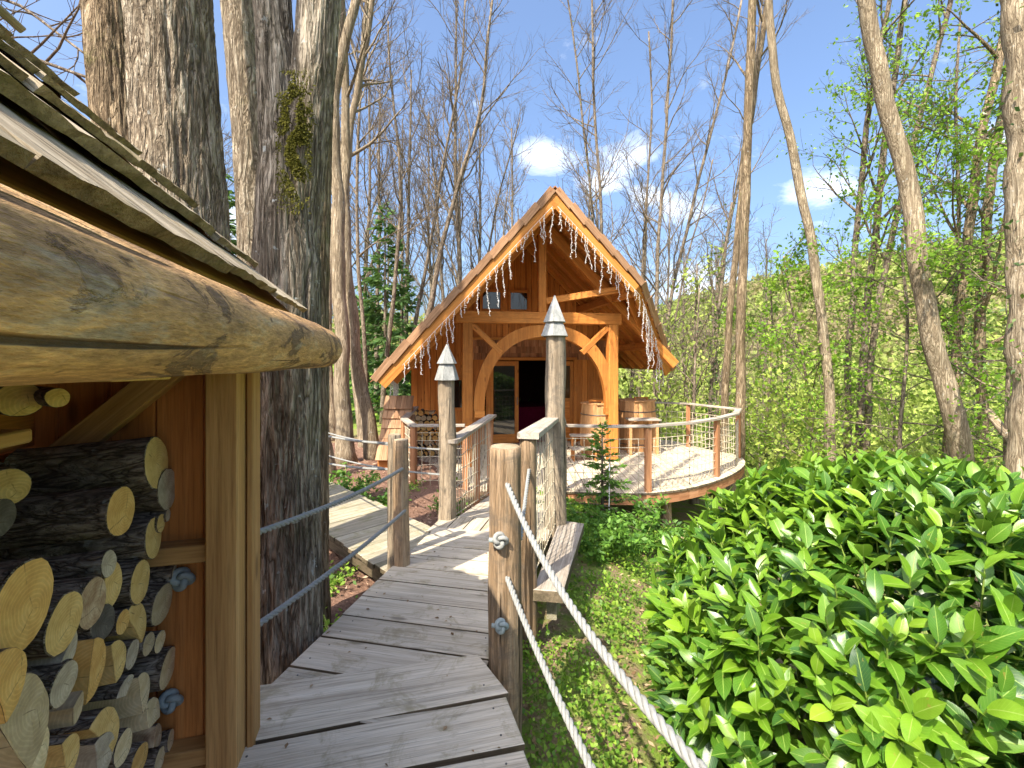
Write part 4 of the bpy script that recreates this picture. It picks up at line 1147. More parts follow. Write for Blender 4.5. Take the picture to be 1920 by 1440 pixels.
# door
dr = part('door', C(.3, VW), cab)
yv = VW - .03
for uu in (dU0, dU1): board('frame', C(uu, yv, 0), C(uu, yv, dW + .03), .085, .09, M['beam'], dr, up=-E2)
board('frame', C(dU0 - .04, yv, dW + .065), C(dU1 + .04, yv, dW + .065), .095, .075, M['beam'], dr)
def leaf_panel(u0, u1, handle=False, brown=False):
    for uu in (u0 + .05, u1 - .05): board('door_stile', C(uu, yv, .03), C(uu, yv, dW), .10, .05, M['beam'], dr, up=-E2)
    board('door_rail', C(u0 + .1, yv, .14), C(u1 - .1, yv, .14), .05, .22, M['beam'], dr)
    board('door_rail', C(u0 + .1, yv, dW - .06), C(u1 - .1, yv, dW - .06), .05, .12, M['beam'], dr)
    if brown: board('door_rail', C(u0 + .1, yv, 1.12), C(u1 - .1, yv, 1.12), .05, .07, M['beam'], dr); board('door_panel', C(u0 + .1, yv + .01, .66), C(u1 - .1, yv + .01, .66), .02, .84, M['wall'], dr)
    mb = MB(); z0 = 1.15 if brown else .25
    mb.box(C((u0 + u1) / 2, yv + .006, (z0 + dW - .12) / 2), (E1, E2, V(0, 0, 1)), ((u1 - u0) / 2 - .098, .006, (dW - .12 - z0) / 2)); mb.build('glass', M['glass_brown' if brown else 'glass'], dr)
    if handle: mb = MB(); mb.beam(C(u1 - .04, yv - .045, 1.0), C(u1 - .04, yv - .045, 1.2), .02, .02, up=E1); mb.build('handle', M['dark_metal'], dr)
leaf_panel(dU0 + .045, -.06, True)
leaf_panel(.98, dU1 - .045, False, True)
def window(u0, u1, w0, w1, bars=()):
    wd = part('window', C((u0 + u1) / 2, VW, w0), cab)
    for uu in (u0, u1): board('frame', C(uu, yv, w0 - .03), C(uu, yv, w1 + .03), .07, .06, M['wall'], wd, up=-E2)
    for ww in (w0, w1): board('frame', C(u0 + .035, yv, ww), C(u1 - .035, yv, ww), .06, .07, M['wall'], wd)
    for uu in bars: board('glazing_bar', C(uu, yv, w0 + .03), C(uu, yv, w1 - .03), .025, .03, M['beam'], wd, up=-E2)
    mb = MB(); mb.box(C((u0 + u1) / 2, yv + .012, (w0 + w1) / 2), (E1, E2, V(0, 0, 1)), ((u1 - u0) / 2 - .03, .005, (w1 - w0) / 2 - .03)); mb.build('glass', M['glass'], wd)
window(wU0, wU1, wW0, wW1, (-1.77,))
for a, b, c_, d_ in gw_: window(a, b, c_, d_)
# --- roof
rf = part('roof', C(0, 2.5, 3), cab)
VF, VB = -1.0, 7.6
UL = -3.22
URc, UR, VRc = 1.71, 3.42, .88
def clip_u(v): return UR if v >= VRc else URc + (UR - URc) * (v - VF) / (VRc - VF)
def roofslab(name, poly, th, mat):
    n = len(poly); v = [tuple(C(u, v_, rw(u) - th)) for u, v_ in poly] + [tuple(C(u, v_, rw(u))) for u, v_ in poly]
    f = [list(range(n - 1, -1, -1)), list(range(n, 2 * n))] + [[i, (i + 1) % n, n + (i + 1) % n, n + i] for i in range(n)]
    me = bpy.data.meshes.new(name); me.from_pydata(v, [], f); me.materials.append(mat); me.update()
    return link(name, me, Matrix.Identity(4), rf)
# sheathing boards seen from below, laid along the ridge
for sg, m_, ulim in ((-1, ML, -UL), (1, MR, UR)):
    cs_ = 1 / math.hypot(1, m_)
    k = 0; ua = 0.0
    while ua < ulim:
        ub = min(ua + .15 * cs_ * 1.0, ulim); um = (ua + ub) / 2
        va = VF if sg < 0 or um < URc else VF + (um - URc) / (UR - URc) * (VRc - VF)
        nrm = E1 * sg * m_ + V(0, 0, 1)
        board('sheathing_board', C(sg * um, va, rw(sg * um) - .02), C(sg * um, VB, rw(sg * um) - .02), (ub - ua) / cs_ - .004, .024, M['soffit'], rf, up=nrm)
        ua = ub
# rafters
v_ = -.45
while v_ < 7.2:
    ul = UL + .12
    board('rafter', C(-.02, v_, rw(-.02) - .10), C(ul, v_, rw(ul) - .10), .075, .13, M['rafter'], rf, s0=0)
    ur = clip_u(v_) - .12
    board('rafter', C(.02, v_, rw(.02) - .10), C(ur, v_, rw(ur) - .10), .075, .13, M['rafter'], rf)
    v_ += .52
board('ridge_beam', C(0, VF + .05, RW - .27), C(0, VB - .2, RW - .27), .12, .20, M['beam'], rf)
for u in (-1.62, 1.58, -2.75):
    board('purlin', C(u, VF + .10, rw(u) - .27), C(u, VB - .2, rw(u) - .27), .13, .17, M['beam'], rf)
board('purlin', C(2.6, .45, rw(2.6) - .27), C(2.6, VB - .2, rw(2.6) - .27), .13, .17, M['beam'], rf)
# barge boards
def verge(pa, pb, ua, ub, sg, m_):
    n_ = (E1 * sg * m_ + V(0, 0, 1)).normalized()
    board('barge_board', pa - n_ * .13, pb - n_ * .13, .045, .19, M['rafter'], rf, up=n_)
    dirv = (pb - pa); L = dirv.length; dirv.normalize()
    out = dirv.cross(n_); out = out if out.dot(-E2) > 0 else -out
    k = int(L / .40)
    for i in range(k):
        a = pa + dirv * (L * i / k); b = pa + dirv * (L * (i + 1) / k + .03)
        board('verge_shingle', a + out * (.050 + .008 * (i % 2)) + n_ * .055, b + out * (.040 + .008 * (i % 2)) + n_ * .028, .02, .135 + rng.uniform(-.012, .012), M['verge'], rf, up=n_)
verge(C(0, VF, RW), C(UL, VF, rw(UL)), 0, UL, -1, ML)
verge(C(0, VF, RW), C(URc, VF, rw(URc)), 0, URc, 1, MR)
verge(C(URc, VF, rw(URc)), C(UR, VRc, rw(UR)), URc, UR, 1, MR)
for sg, m_, ue in ((-1, ML, UL + .25), (1, MR, URc)):
    n_ = (E1 * sg * m_ + V(0, 0, 1)).normalized()
    board('fly_rafter', C(sg * .02, VF + .13, rw(sg * .02)) - n_ * .15, C(ue, VF + .13, rw(ue)) - n_ * .15, .06, .16, M['beam'], rf, up=n_)
n_ = (E1 * MR + V(0, 0, 1)).normalized()
board('fly_rafter', C(URc - .1, VF + .22, rw(URc - .1)) - n_ * .17, C(UR - .35, VRc - .1, rw(UR - .35)) - n_ * .17, .06, .15, M['beam'], rf, up=n_)
# shingle courses on both slopes: past the limit, one part
mb = MB()
for sg, m_, ulim in ((-1, ML, -UL + .06), (1, MR, UR + .06)):
    cs_ = 1 / math.hypot(1, m_); n_ = (E1 * sg * m_ + V(0, 0, 1)).normalized(); dn = (E1 * sg - V(0, 0, m_)).normalized()
    ncr = int(ulim / (.19 * cs_))
    for k in range(ncr + 1):
        ue = ulim - k * .19 * cs_
        if ue < .1: break
        va = VF - .05 if sg < 0 or ue < URc else VF - .05 + (ue - URc) / (UR - URc) * (VRc - VF)
        vv = va
        while vv < VB:
            w_ = rng.uniform(.10, .22)
            lo = C(sg * ue, vv + w_ / 2, rw(sg * ue)) + dn * rng.uniform(-.01, .02) + n_ * (.040 + rng.uniform(0, .012))
            hi = lo - dn * .30 - n_ * .026
            mb.beam(lo, hi, w_ - .006, .016, up=n_)
            vv += w_
sh = mb.build('roof_shingles', M['shingle'], rf); sh['kind'] = 'stuff'
for sg, m_ in ((-1, ML), (1, MR)):
    n_ = (E1 * sg * m_ + V(0, 0, 1)).normalized(); dn = (E1 * sg - V(0, 0, m_)).normalized()
    vv = VF - .06
    while vv < VB:
        board('ridge_shingle', C(0, vv, RW + .085) + dn * .07, C(0, vv + .26, RW + .070) + dn * .07, .15, .018, M['shingle'], rf, up=n_); vv += .25
# icicle lights
def icicles(name_lab, pts, n, lens, dens=1.0):
    root = thing('icicle_lights', pts[len(pts) // 2], name_lab, 'string lights', 'white icicle light strings')
    MB().tube(pts, .004, 5).build('cord', M['light_wire'], root, smooth=True)
    arr = np.array([tuple(p_) for p_ in pts]); 
    for i in range(n):
        t_ = (i + rng.uniform(.1, .9)) / n * (len(pts) - 1); k = min(int(t_), len(pts) - 2)
        p_ = Vector(pts[k]).lerp(Vector(pts[k + 1]), t_ - k)
        L = rng.choice(lens) * rng.uniform(.8, 1.2)
        m2 = MB(); q_ = [p_]; ns = max(4, int(L / .035))
        for j in range(ns):
            q_.append(q_[-1] + Vector((rng.uniform(-.014, .014), rng.uniform(-.014, .014), -L / ns)))
        m2.tube(q_, .004, 4)
        for a in q_[1:]:
            for _ in range(2):
                d_ = Vector((rng.uniform(-1, 1), rng.uniform(-1, 1), rng.uniform(-.9, .2))).normalized()
                m2.tube([a, a + d_ * rng.uniform(.012, .034)], [.0055, .003], 4)
        m2.build('light_strand', M['light_wire'], root, smooth=False)
def vl(ua, ub, m_, sg, n=20, dv=.0, va=None, vb=None):
    va = VF - .05 if va is None else va; vb = va if vb is None else vb
    return [C(ua + (ub - ua) * i / n, va + (vb - va) * i / n, rw(ua + (ub - ua) * i / n) - .24) for i in range(n + 1)]
icicles('white icicle lights hanging along the left slope of the gable', vl(-.05, UL + .45, ML, -1), 34, (.12, .2, .3, .45, .6))
icicles('white icicle lights hanging along the right slope of the gable', vl(.05, URc, MR, 1), 27, (.12, .2, .35, .5, .62))
icicles('white icicle lights on the cut back corner of the right eave', vl(URc + .05, UR - .5, MR, 1, va=VF, vb=VRc - .5), 20, (.3, .5, .7, .8))
icicles('dense bundle of white icicle lights hanging under the far left eave', [C(UL + .12 + .03 * i, .5 + .12 * i, rw(UL + .1) - .12) for i in range(5)], 22, (.3, .45, .55, .6))

# ------------------------------------------------------------------ things on the deck
def barrel(c, r, h, lab, handles):
    root = thing('hot_tub_barrel', c, lab, 'barrel', 'wooden barrels on the cabin deck')
    n = 26
    prof = lambda s: r * (.93 + .10 * math.sin(math.pi * min(1, s * .9 + .12)) )
    for k in range(n):
        a0 = 2 * math.pi * k / n + .006; a1 = 2 * math.pi * (k + 1) / n - .006
        mb = MB(); v = []; f = []
        for j in range(6):
            s_ = j / 5; rr_ = prof(s_)
            for a, q_ in ((a0, rr_), (a1, rr_), (a1, rr_ - .03), (a0, rr_ - .03)): v.append((c[0] + q_ * math.cos(a), c[1] + q_ * math.sin(a), c[2] + h * s_))
        for j in range(5):
            for i in range(4): f.append([j*4+i, j*4+(i+1) % 4, (j+1)*4+(i+1) % 4, (j+1)*4+i])
        f += [[3, 2, 1, 0], [20, 21, 22, 23]]
        mb.add(v, f); mb.build('stave', M['barrel'], root)
    for s_ in (.14, .80):
        rr_ = prof(s_) + .003
        MB().tube([(c[0] + rr_ * math.cos(a), c[1] + rr_ * math.sin(a), c[2] + h * s_) for a in np.linspace(0, 2 * math.pi, 49)], .011, 6).build('hoop', M['dark_metal'], root, smooth=True)
    k = 7
    for i in range(k):
        y0 = -r * .99 + 2 * r * .99 * i / k; y1 = y0 + 2 * r * .99 / k; hw = math.sqrt(max(.01, (r * 1.0) ** 2 - max(abs(y0), abs(y1)) ** 2 * .92))
        board('lid_board', V(c[0] - hw, c[1] + (y0 + y1) / 2, c[2] + h + .014), V(c[0] + hw, c[1] + (y0 + y1) / 2, c[2] + h + .014), y1 - y0 - .004, .026, M['barrel'], root)
    for hx, hy in handles:
        q_ = V(c[0] + hx, c[1] + hy, c[2] + h + .026)
        board('lid_handle', q_ + V(-.17, 0, .055), q_ + V(.17, 0, .055), .035, .03, M['beam'], root)
        for sx in (-.14, .14): board('handle_foot', q_ + V(sx, 0, 0), q_ + V(sx, 0, .04), .035, .03, M['beam'], root, up=(0, -1, 0))
barrel((2.03, 10.55, DZ), .44, 1.14, 'reddish wooden barrel tub with lid handles behind the porch post', [(-.12, -.18), (.0, .2)])
barrel((3.02, 11.1, DZ), .47, 1.16, 'second wooden barrel tub further right and farther back', [(.1, -.1)])
stl = thing('step_stool', (1.55, 9.85, DZ), 'low two tread wooden step in front of the barrel tub', 'steps')
for y_, z_ in ((9.72, .26), (9.98, .50)): board('tread', V(1.27, y_, DZ + z_), V(1.83, y_, DZ + z_), .24, .035, M['rail'], stl)
for x_ in (1.32, 1.78):
    board('side_board', V(x_, 9.72, DZ), V(x_, 9.72, DZ + .242), .2, .03, M['shed'], stl, up=(1, 0, 0)); board('side_board', V(x_, 9.98, DZ), V(x_, 9.98, DZ + .482), .2, .03, M['shed'], stl, up=(1, 0, 0))
stl = thing('step_platform', (3.3, 10.35, DZ), 'small wooden platform step with slanted brackets right of the porch post', 'steps')
for k in range(3): board('tread', V(2.62, 10.25 + .13 * k, DZ + .80), V(3.35, 10.25 + .13 * k, DZ + .80), .125, .03, M['rail'], stl)
for x_ in (2.68, 3.28):
    board('leg', V(x_, 10.28, DZ), V(x_, 10.28, DZ + .785), .06, .05, M['barrel'], stl, up=(0, -1, 0)); board('leg', V(x_, 10.5, DZ), V(x_, 10.5, DZ + .785), .06, .05, M['barrel'], stl, up=(0, -1, 0))
# log stack beside the cabin wall
for r_ in range(9):
    for k in range(6):
        x_ = -2.28 + .125 * k + (.06 if r_ % 2 else 0); 
        if r_ > 7 and k in (0, 5): continue
        firewood((x_ + rng.uniform(-.01, .01), 10.15 + rng.uniform(-.03, .03), DZ + .07 + .112 * r_), V(-.1 + rng.uniform(-.05, .05), 1, 0), rng.uniform(.052, .064), .35, 'round' if rng.random() < .8 else 'half', rng.uniform(0, 6), rng.choice(['cut_tan', 'cut_yellow', 'cut_orange']), 'small log stacked under the cabin window on the left', 'log stack under the cabin window', 200 + r_ * 10 + k)
# shingled shelter left of the deck
fsx = thing('firewood_shelter', (-2.35, 9.1, -.9), 'low shelter with pinkish shingle roof left of the cabin deck', 'shelter')
for k in range(6):
    y_, z_ = 8.72 + .16 * k - .01 * k * k, -.52 + .185 * k
    xx = -2.62
    while xx < -2.06:
        w_ = rng.uniform(.09, .15)
        board('roof_shingle', V(xx + w_ / 2, y_ - .02, z_), V(xx + w_ / 2, y_ + .17, z_ + .25), w_ - .004, .022, M['verge'], fsx, up=(0, -.8, .6))
        xx += w_
mb = MB(); mb.add([(-2.60, 8.80, -1.1), (-2.08, 8.80, -1.1), (-2.08, 9.6, -1.1), (-2.60, 9.6, -1.1), (-2.60, 8.80, -.50), (-2.08, 8.80, -.50), (-2.08, 9.6, .42), (-2.60, 9.6, .42)],
                  [[0,3,2,1],[4,5,6,7],[0,1,5,4],[1,2,6,5],[2,3,7,6],[3,0,4,7]]); mb.build('frame', M['shed'], fsx)
tag(MB().tube([V(-1.73, 6.75, -.98), V(-1.735, 6.76, -.12)], .009, 6).build('yellow_stake', M['yellow_reed'], smooth=True), 'thin yellow stake in the mulch beside the tall left post', 'stake')
tag(MB().tube([V(1.31, 6.2, -1.6), V(1.34, 6.25, .06)], .008, 6).build('plant_stake', M['white_paint'], smooth=True), 'thin white stake supporting the small conifer', 'stake')
# ------------------------------------------------------------------ trees
def smooth_line(pts, n):
    p = np.array([tuple(a) for a in pts], float)
    d = np.concatenate([[0], np.cumsum(np.linalg.norm(np.diff(p, axis=0), axis=1))])
    s = np.linspace(0, d[-1], n)
    q = np.stack([np.interp(s, d, p[:, k]) for k in range(3)], -1)
    for _ in range(3):
        q[1:-1] = q[:-2] * .25 + q[1:-1] * .5 + q[2:] * .25
    return q
def limb(p, d, L, n, wob, up):
    pts = [p]; d = d.normalized()
    for i in range(n):
        d = (d + Vector((rng.gauss(0, wob), rng.gauss(0, wob), rng.gauss(0, wob) + up))).normalized()
        p = p + d * (L / n); pts.append(p)
    return pts
def side_dir(tg, ang):
    X, Y, Z = frame(tg); a = rng.uniform(0, 2 * math.pi)
    return (X * math.cos(ang) + (Y * math.cos(a) + Z * math.sin(a)) * math.sin(ang)).normalized()
def at(pts, t):
    k = t * (len(pts) - 1); i = min(int(k), len(pts) - 2); f = k - i
    return Vector(pts[i]).lerp(Vector(pts[i + 1]), f), (Vector(pts[i + 1]) - Vector(pts[i])).normalized()
def leaf_quads(c, size, ori=None, flat=.0, aspect=.55):
    """small folded leaf faces round the given points"""
    c = np.asarray(c, float).reshape(-1, 3); n = len(c); size = np.asarray(size, float) * np.ones(n)
    d = nrg.normal(size=(n, 3)); d[:, 2] -= .25
    if ori is not None: d = d * .6 + ori
    d /= np.linalg.norm(d, axis=1, keepdims=True)
    u = nrg.normal(size=(n, 3)); u[:, 2] += flat
    w = np.cross(d, u); w /= np.linalg.norm(w, axis=1, keepdims=True) + 1e-9
    s = size[:, None]
    v = np.stack([c, c + d * s * .45 + w * s * aspect * .5, c + d * s, c + d * s * .45 - w * s * aspect * .5], 1).reshape(-1, 3)
    q = np.arange(n * 4).reshape(n, 4)
    return v, q
def leaf_object(name, c, size, mat, parent=None, rnd=None, kind=None, **k):
    v, q = leaf_quads(c, size, **k)
    n = len(q)
    r = nrg.random(n) if rnd is None else np.clip(rnd, 0, 1)
    b = v.mean(0)
    me = fast_mesh(name, v - b, q, None, mat, False, {'rnd': np.repeat(r, 4)})
    o = link(name, me, Matrix.Translation(Vector(b)), parent)
    if kind: o['kind'] = kind
    return o
def make_tree(name, lab, cat, trunk, r0, r1, nb=14, start=.45, blen=2.5, levels=3, mats=('bark_thin', 'twig'), group=None, leaves=0, leaf_size=.08, leaf_mat='fresh', ivy=0, n=10, rows=26, up=.07, ang=(.5, .95), flare=.5, seed=0, twig_r=.006, sub=(6, 5), forks=(), wob=.12):
    q = smooth_line(trunk, rows)
    base = Vector(q[0])
    root = thing(name, base, lab, cat, group)
    s = np.linspace(0, 1, rows); h = q[:, 2] - q[0, 2]
    rad = r0 + (r1 - r0) * s ** .9
    rad = rad * (1 + flare * np.exp(-h / (2.2 * r0 + .1)))
    q = q + np.array([[noise.noise(Vector((i * .35, seed * 3.7, 0))), noise.noise(Vector((i * .35, seed * 3.7, 9))), 0] for i in range(rows)]) * r0 * .5 * (s > .02)[:, None]
    th = np.arange(n)
    rr = np.array([[rad[i] * (1 + .10 * noise.noise(Vector((math.cos(6.283 * k / n) * 1.5, math.sin(6.283 * k / n) * 1.5, h[i] * .8 + seed)))) for k in range(n)] for i in range(rows)])
    thick, thin, tips = MB(), MB(), []
    thick.tube(q, rr, n)
    lines = [(q, r0, r1, start, nb, blen)]
    for f_pts, fr0, fr1, fs, fn, fl in forks:
        fq = smooth_line(f_pts, 18); thick.tube(fq, np.linspace(fr0, fr1, 18), max(6, n - 2)); lines.append((fq, fr0, fr1, fs, fn, fl))
    for (ln, a0, a1, st, cnt, bl) in lines:
        for i in range(cnt):
            t_ = st + (1 - st) * (i + rng.random()) / cnt
            p_, tg = at(ln, t_); rb = (a0 + (a1 - a0) * t_) * rng.uniform(.35, .6)
            L = bl * (1.1 - .55 * (t_ - st) / (1 - st + 1e-6)) * rng.uniform(.7, 1.2)
            l1 = limb(p_, side_dir(tg, rng.uniform(*ang)), L, 7, wob, up)
            r_1 = np.linspace(max(rb, twig_r * 1.6), twig_r, 8)
            thick.tube(l1, r_1, 5, False)
            if levels < 2: tips += l1[3:]; continue
            for j in range(sub[0]):
                t2 = .2 + .8 * (j + rng.random()) / sub[0]; p2, tg2 = at(l1, t2)
                l2 = limb(p2, side_dir(tg2, rng.uniform(.4, .9)), L * rng.uniform(.3, .5) * (1.2 - .6 * t2), 5, wob * 1.1, up * .8)
                thin.tube(l2, np.linspace(max(r_1[min(7, int(t2 * 7))] * .6, twig_r * .8), twig_r * .55, 6), 3, False)
                tips += l2[2:]
                if levels < 3: continue
                for k in range(sub[1]):
                    p3, tg3 = at(l2, .15 + .85 * (k + rng.random()) / sub[1])
                    l3 = limb(p3, side_dir(tg3, rng.uniform(.35, .85)), L * rng.uniform(.10, .22), 3, wob * 1.1, up * .7)
                    thin.tube(l3, [twig_r * .7, twig_r * .6, twig_r * .5, twig_r * .35], 3, False); tips += l3[1:]
    thick.build('trunk', M[mats[0]], root, smooth=True)
    if thin.n: thin.build('twigs', M[mats[1]], root, smooth=True)['kind'] = 'stuff'
    if leaves and tips:
        tp = np.array([tuple(p_) for p_ in tips]); c = tp[nrg.integers(0, len(tp), leaves)] + nrg.normal(0, leaf_size * .6, (leaves, 3))
        leaf_object('leaves', c, leaf_size * nrg.uniform(.6, 1.3, leaves), M[leaf_mat], root, kind='stuff', flat=1.2)
    if ivy:
        k = nrg.integers(0, rows, ivy); k = np.minimum(k, (nrg.random(ivy) * rows * 1.0).astype(int))
        a = nrg.uniform(0, 2 * np.pi, ivy); out = np.stack([np.cos(a), np.sin(a), np.zeros(ivy)], -1)
        f = nrg.random(ivy)[:, None]; k2 = np.minimum(k + 1, rows - 1)
        c = q[k] * (1 - f) + q[k2] * f + out * (rad[k][:, None] + nrg.uniform(0, .12, (ivy, 1)))
        leaf_object('ivy', c, nrg.uniform(.05, .11, ivy), M['ivy'], root, kind='stuff', ori=out * .5)
    return root

def big_trunk(pts, r0, r1, n, rows, amp, freq, seed, flare=.35):
    q = smooth_line(pts, rows); base = q[0].copy()
    h = q[:, 2] - q[0, 2]
    rad = (np.interp(h + base[2], *r1) if isinstance(r1, tuple) else (r0 + (r1 - r0) * np.linspace(0, 1, rows))) * (1 + flare * np.exp(-np.maximum(h, 0) / .45))
    v = np.zeros((rows, n))
    for i in range(rows):
        for k in range(n):
            a = 2 * math.pi * k / n; ca, sa = math.cos(a), math.sin(a)
            wv = noise.noise(Vector((ca * 2, sa * 2, h[i] * 1.3 + seed))) * .5
            rdg = 1 - abs(noise.noise(Vector((ca * freq + wv + seed * 7.7, sa * freq + wv, h[i] * 2.6))) ) * 2.0
            lo = noise.noise(Vector((ca * 1.1 + seed * 3, sa * 1.1, h[i] * .5)))
            v[i, k] = rad[i] * (1 + .09 * lo) + amp * rdg + amp * .45 * noise.noise(Vector((ca * freq * 3, sa * freq * 3, h[i] * 9 + seed)))
    return q, v
def big_tree(lab, segs, mat, group=None, moss=None, extra=None, name='tree'):
    root = thing(name, segs[0][0][0], lab, 'tree', group)
    for i, (pts, r0, r1, n, rows, amp, freq, seed) in enumerate(segs):
        q, rr = big_trunk(pts, r0, r1, n, rows, amp, freq, seed, .35 if i == 0 else 0)
        mb = MB(); mb.tube(q, rr, n); mb.build('trunk' if i == 0 else 'limb', M[mat], root, smooth=True)
    return root
# the broad double trunk behind the wood store
def PP(l): return [P(*a) for a in l]
def down(p, z): return Vector((p.x, p.y, z))
a2 = PP([(352, 700, 3.3), (345, 430, 3.3), (332, 250, 3.3), (318, 0, 3.3)])
a2 = [down(a2[0], -.75)] + a2 + [a2[-1] + V(-.1, .1, 3), a2[-1] + V(-.1, .3, 9)]
tA = big_tree('very thick pale furrowed tree trunk rising behind the wood store roof', [(a2, .255, ((-1, 2, 4, 13), (.27, .262, .25, .16)), 170, 460, .02, 11, 1.0)], 'bark_tan')
a1 = PP([(240, 600, 3.8), (228, 270, 3.8), (215, 130, 3.8), (206, 0, 3.8)])
a1 = [down(a1[0], -.75)] + a1 + [a1[-1] + V(-.2, .1, 3), a1[-1] + V(-.5, .3, 9)]
tA1 = big_tree('narrower darker tree trunk left of the very thick pale one', [(a1, .185, .12, 130, 400, .016, 10, 2.0)], 'bark_brown')
b_ = PP([(536, 900, 2.49), (539, 500, 2.49), (536, 300, 2.49), (520, 120, 2.51), (510, 0, 2.53)])
b_ = [down(b_[0], -.8)] + b_ + [b_[-1] + V(-.1, .2, 3), b_[-1] + V(-.2, .4, 8)]
br = PP([(552, 620, 2.51), (556, 420, 2.51), (572, 260, 2.51), (588, 130, 2.51), (598, 0, 2.51)])
br = br + [br[-1] + V(.15, .1, 2), br[-1] + V(.6, .2, 7)]
tB = big_tree('dark grey forked tree trunk with moss at its fork beside the boardwalk', [(b_, .175, ((-1, 1.9, 2.6, 3.2, 12), (.172, .165, .115, .088, .05)), 150, 460, .012, 11, 3.0), (br, .11, ((1, 2.2, 3.2, 11), (.09, .115, .105, .05)), 110, 300, .010, 9, 4.0)], 'bark_grey')
for i in range(len(tB.children)): pass
# moss cushion in the fork
mp = []
for _ in range(9000):
    px, py = rng.gauss(553, 17), rng.gauss(250, 62)
    if abs(px - 553) > 34 or py < 130 or py > 400: continue
    if noise.noise(Vector((px * .05, py * .03, 0))) < -.12: continue
    d_ = 2.305 + (abs(px - 545) / 60) ** 2 * .10
    mp.append(P(px, py, d_))
leaf_object('moss', [tuple(a) for a in mp], nrg.uniform(.010, .024, len(mp)), M['moss'], tB, kind='stuff', ori=np.array([0, -.35, -.9]), aspect=.4)
c_ = PP([(492, 900, 5.2), (480, 430, 5.2), (470, 250, 5.2), (455, 80, 5.2), (447, 0, 5.2)]); c_ = [down(c_[0], -.9)] + c_ + [c_[-1] + V(-.3, .2, 4), c_[-1] + V(-.4, .2, 8)]
tC = big_tree('tan trunk showing between the pale thick tree and the dark forked tree', [(c_, .20, .13, 60, 240, .011, 6, 5.0)], 'bark_tan')
for k, (t_, dr_, L) in enumerate([(.62, V(-.8, .2, .5), 3.2), (.66, V(-.9, -.1, .35), 2.8), (.72, V(-.7, .3, .8), 3.6), (.78, V(-.8, -.2, .6), 3.0), (.55, V(-.9, .1, .1), 2.2), (.7, V(.6, .4, .7), 2.5)]):
    ln = smooth_line(c_, 60); p_, _t = at(ln, t_)
    mb = MB(); l1 = limb(p_, dr_, L, 9, .09, .05); mb.tube(l1, np.linspace(.045, .008, 10), 6)
    for j in range(9):
        p2, tg = at(l1, .25 + .75 * j / 9); l2 = limb(p2, side_dir(tg, .7), L * .3, 5, .13, .05); mb.tube(l2, np.linspace(.012, .003, 6), 4, False)
        for j2 in range(4):
            p3, tg = at(l2, .2 + .2 * j2); mb.tube(limb(p3, side_dir(tg, .7), L * .12, 3, .12, .03), [.005, .004, .003, .002], 3, False)
    mb.build('branch', M['bark_thin'], tC, smooth=True)
b2 = PP([(588, 900, 3.35), (590, 600, 3.35), (597, 300, 3.35), (606, 60, 3.4), (612, 0, 3.4)]); b2 = [down(b2[0], -.8)] + b2 + [b2[-1] + V(.2, .2, 6)]
big_tree('lit brown slim trunk just behind the right side of the dark forked tree', [(b2, .095, .06, 44, 220, .010, 4.5, 6.0)], 'bark_brown')
# offshoots that cross the sky left of the thick trunk
def sky_branch(lab, pts, r):
    root = thing('bare_tree', down(pts[0], -.8), lab, 'tree', 'trees left of the wood store')
    mb = MB(); base = smooth_line([down(pts[0], -.8)] + pts, 26); mb.tube(base, np.linspace(r, r * .25, 26), 8); mb.build('trunk', M['bark_thin'], root, smooth=True)
    mb = MB()
    for j in range(16):
        p2, tg = at(base, .5 + .5 * (j + rng.random()) / 16); l2 = limb(p2, side_dir(tg, .8), rng.uniform(.8, 1.9), 6, .12, .02); mb.tube(l2, np.linspace(r * .25, .003, 7), 4, False)
        for j2 in range(6):
            p3, tg = at(l2, .15 + .14 * j2); mb.tube(limb(p3, side_dir(tg, .7), rng.uniform(.3, .7), 4, .12, .0), [.006, .005, .004, .003, .002], 3, False)
    mb.build('twigs', M['twig'], root, smooth=True)['kind'] = 'stuff'
sky_branch('bare tree whose dark branches cross the sky above the wood store roof', PP([(-260, 500, 6.5), (-200, 60, 6.5), (-60, 60, 6.0), (60, 110, 5.8), (178, 150, 5.6)]), .07)
sky_branch('bare tree with higher thin branches left of the thick trunks', PP([(-160, 500, 7.5), (-120, 50, 7.5), (0, -30, 7.2), (100, 60, 7.0), (200, 130, 7.0)]), .06)

# mid distance trunks left of the cabin
def gz(x, y): return g(x, y) - .15
def pt_tree(lab, pl, z, w0, w1, extra_top=None, **k):
    pts = [P(a, b, z) for a, b in pl]
    # base first
    pts[0] = Vector((pts[0].x, pts[0].y, gz(pts[0].x, pts[0].y)))
    if extra_top: pts.append(pts[-1] + Vector(extra_top))
    return make_tree(k.pop('name', 'bare_tree'), lab, 'tree', pts, w0 * z / F / 2 * .75, w1 * z / F / 2 * .75, **k)
GL = 'trunks left of the cabin'
bt = dict(mats=('bark_pale', 'twig'), n=16, rows=40)
pt_tree('pale trunk with high fork standing left of the cabin, thickest of its cluster', [(652, 862), (640, 720), (634, 500), (630, 350), (622, 200), (640, 120), (667, 0)], 9.3, 40, 16, (.3, .2, 4), nb=8, start=.7, blen=2.2, group=GL, seed=11, forks=[(PP([(636, 130, 9.3), (628, 40, 9.3), (600, -60, 9.3), (590, -300, 9.3)]), .11, .05, .3, 7, 2.0)], **bt)
pt_tree('slanting trunk leaning right at its foot beside the thickest of the cluster', [(703, 858), (690, 780), (672, 720), (655, 500), (645, 370), (650, 200), (640, 0)], 9.8, 34, 12, (0, .2, 3), nb=8, start=.6, blen=2.0, group=GL, seed=12, **bt)
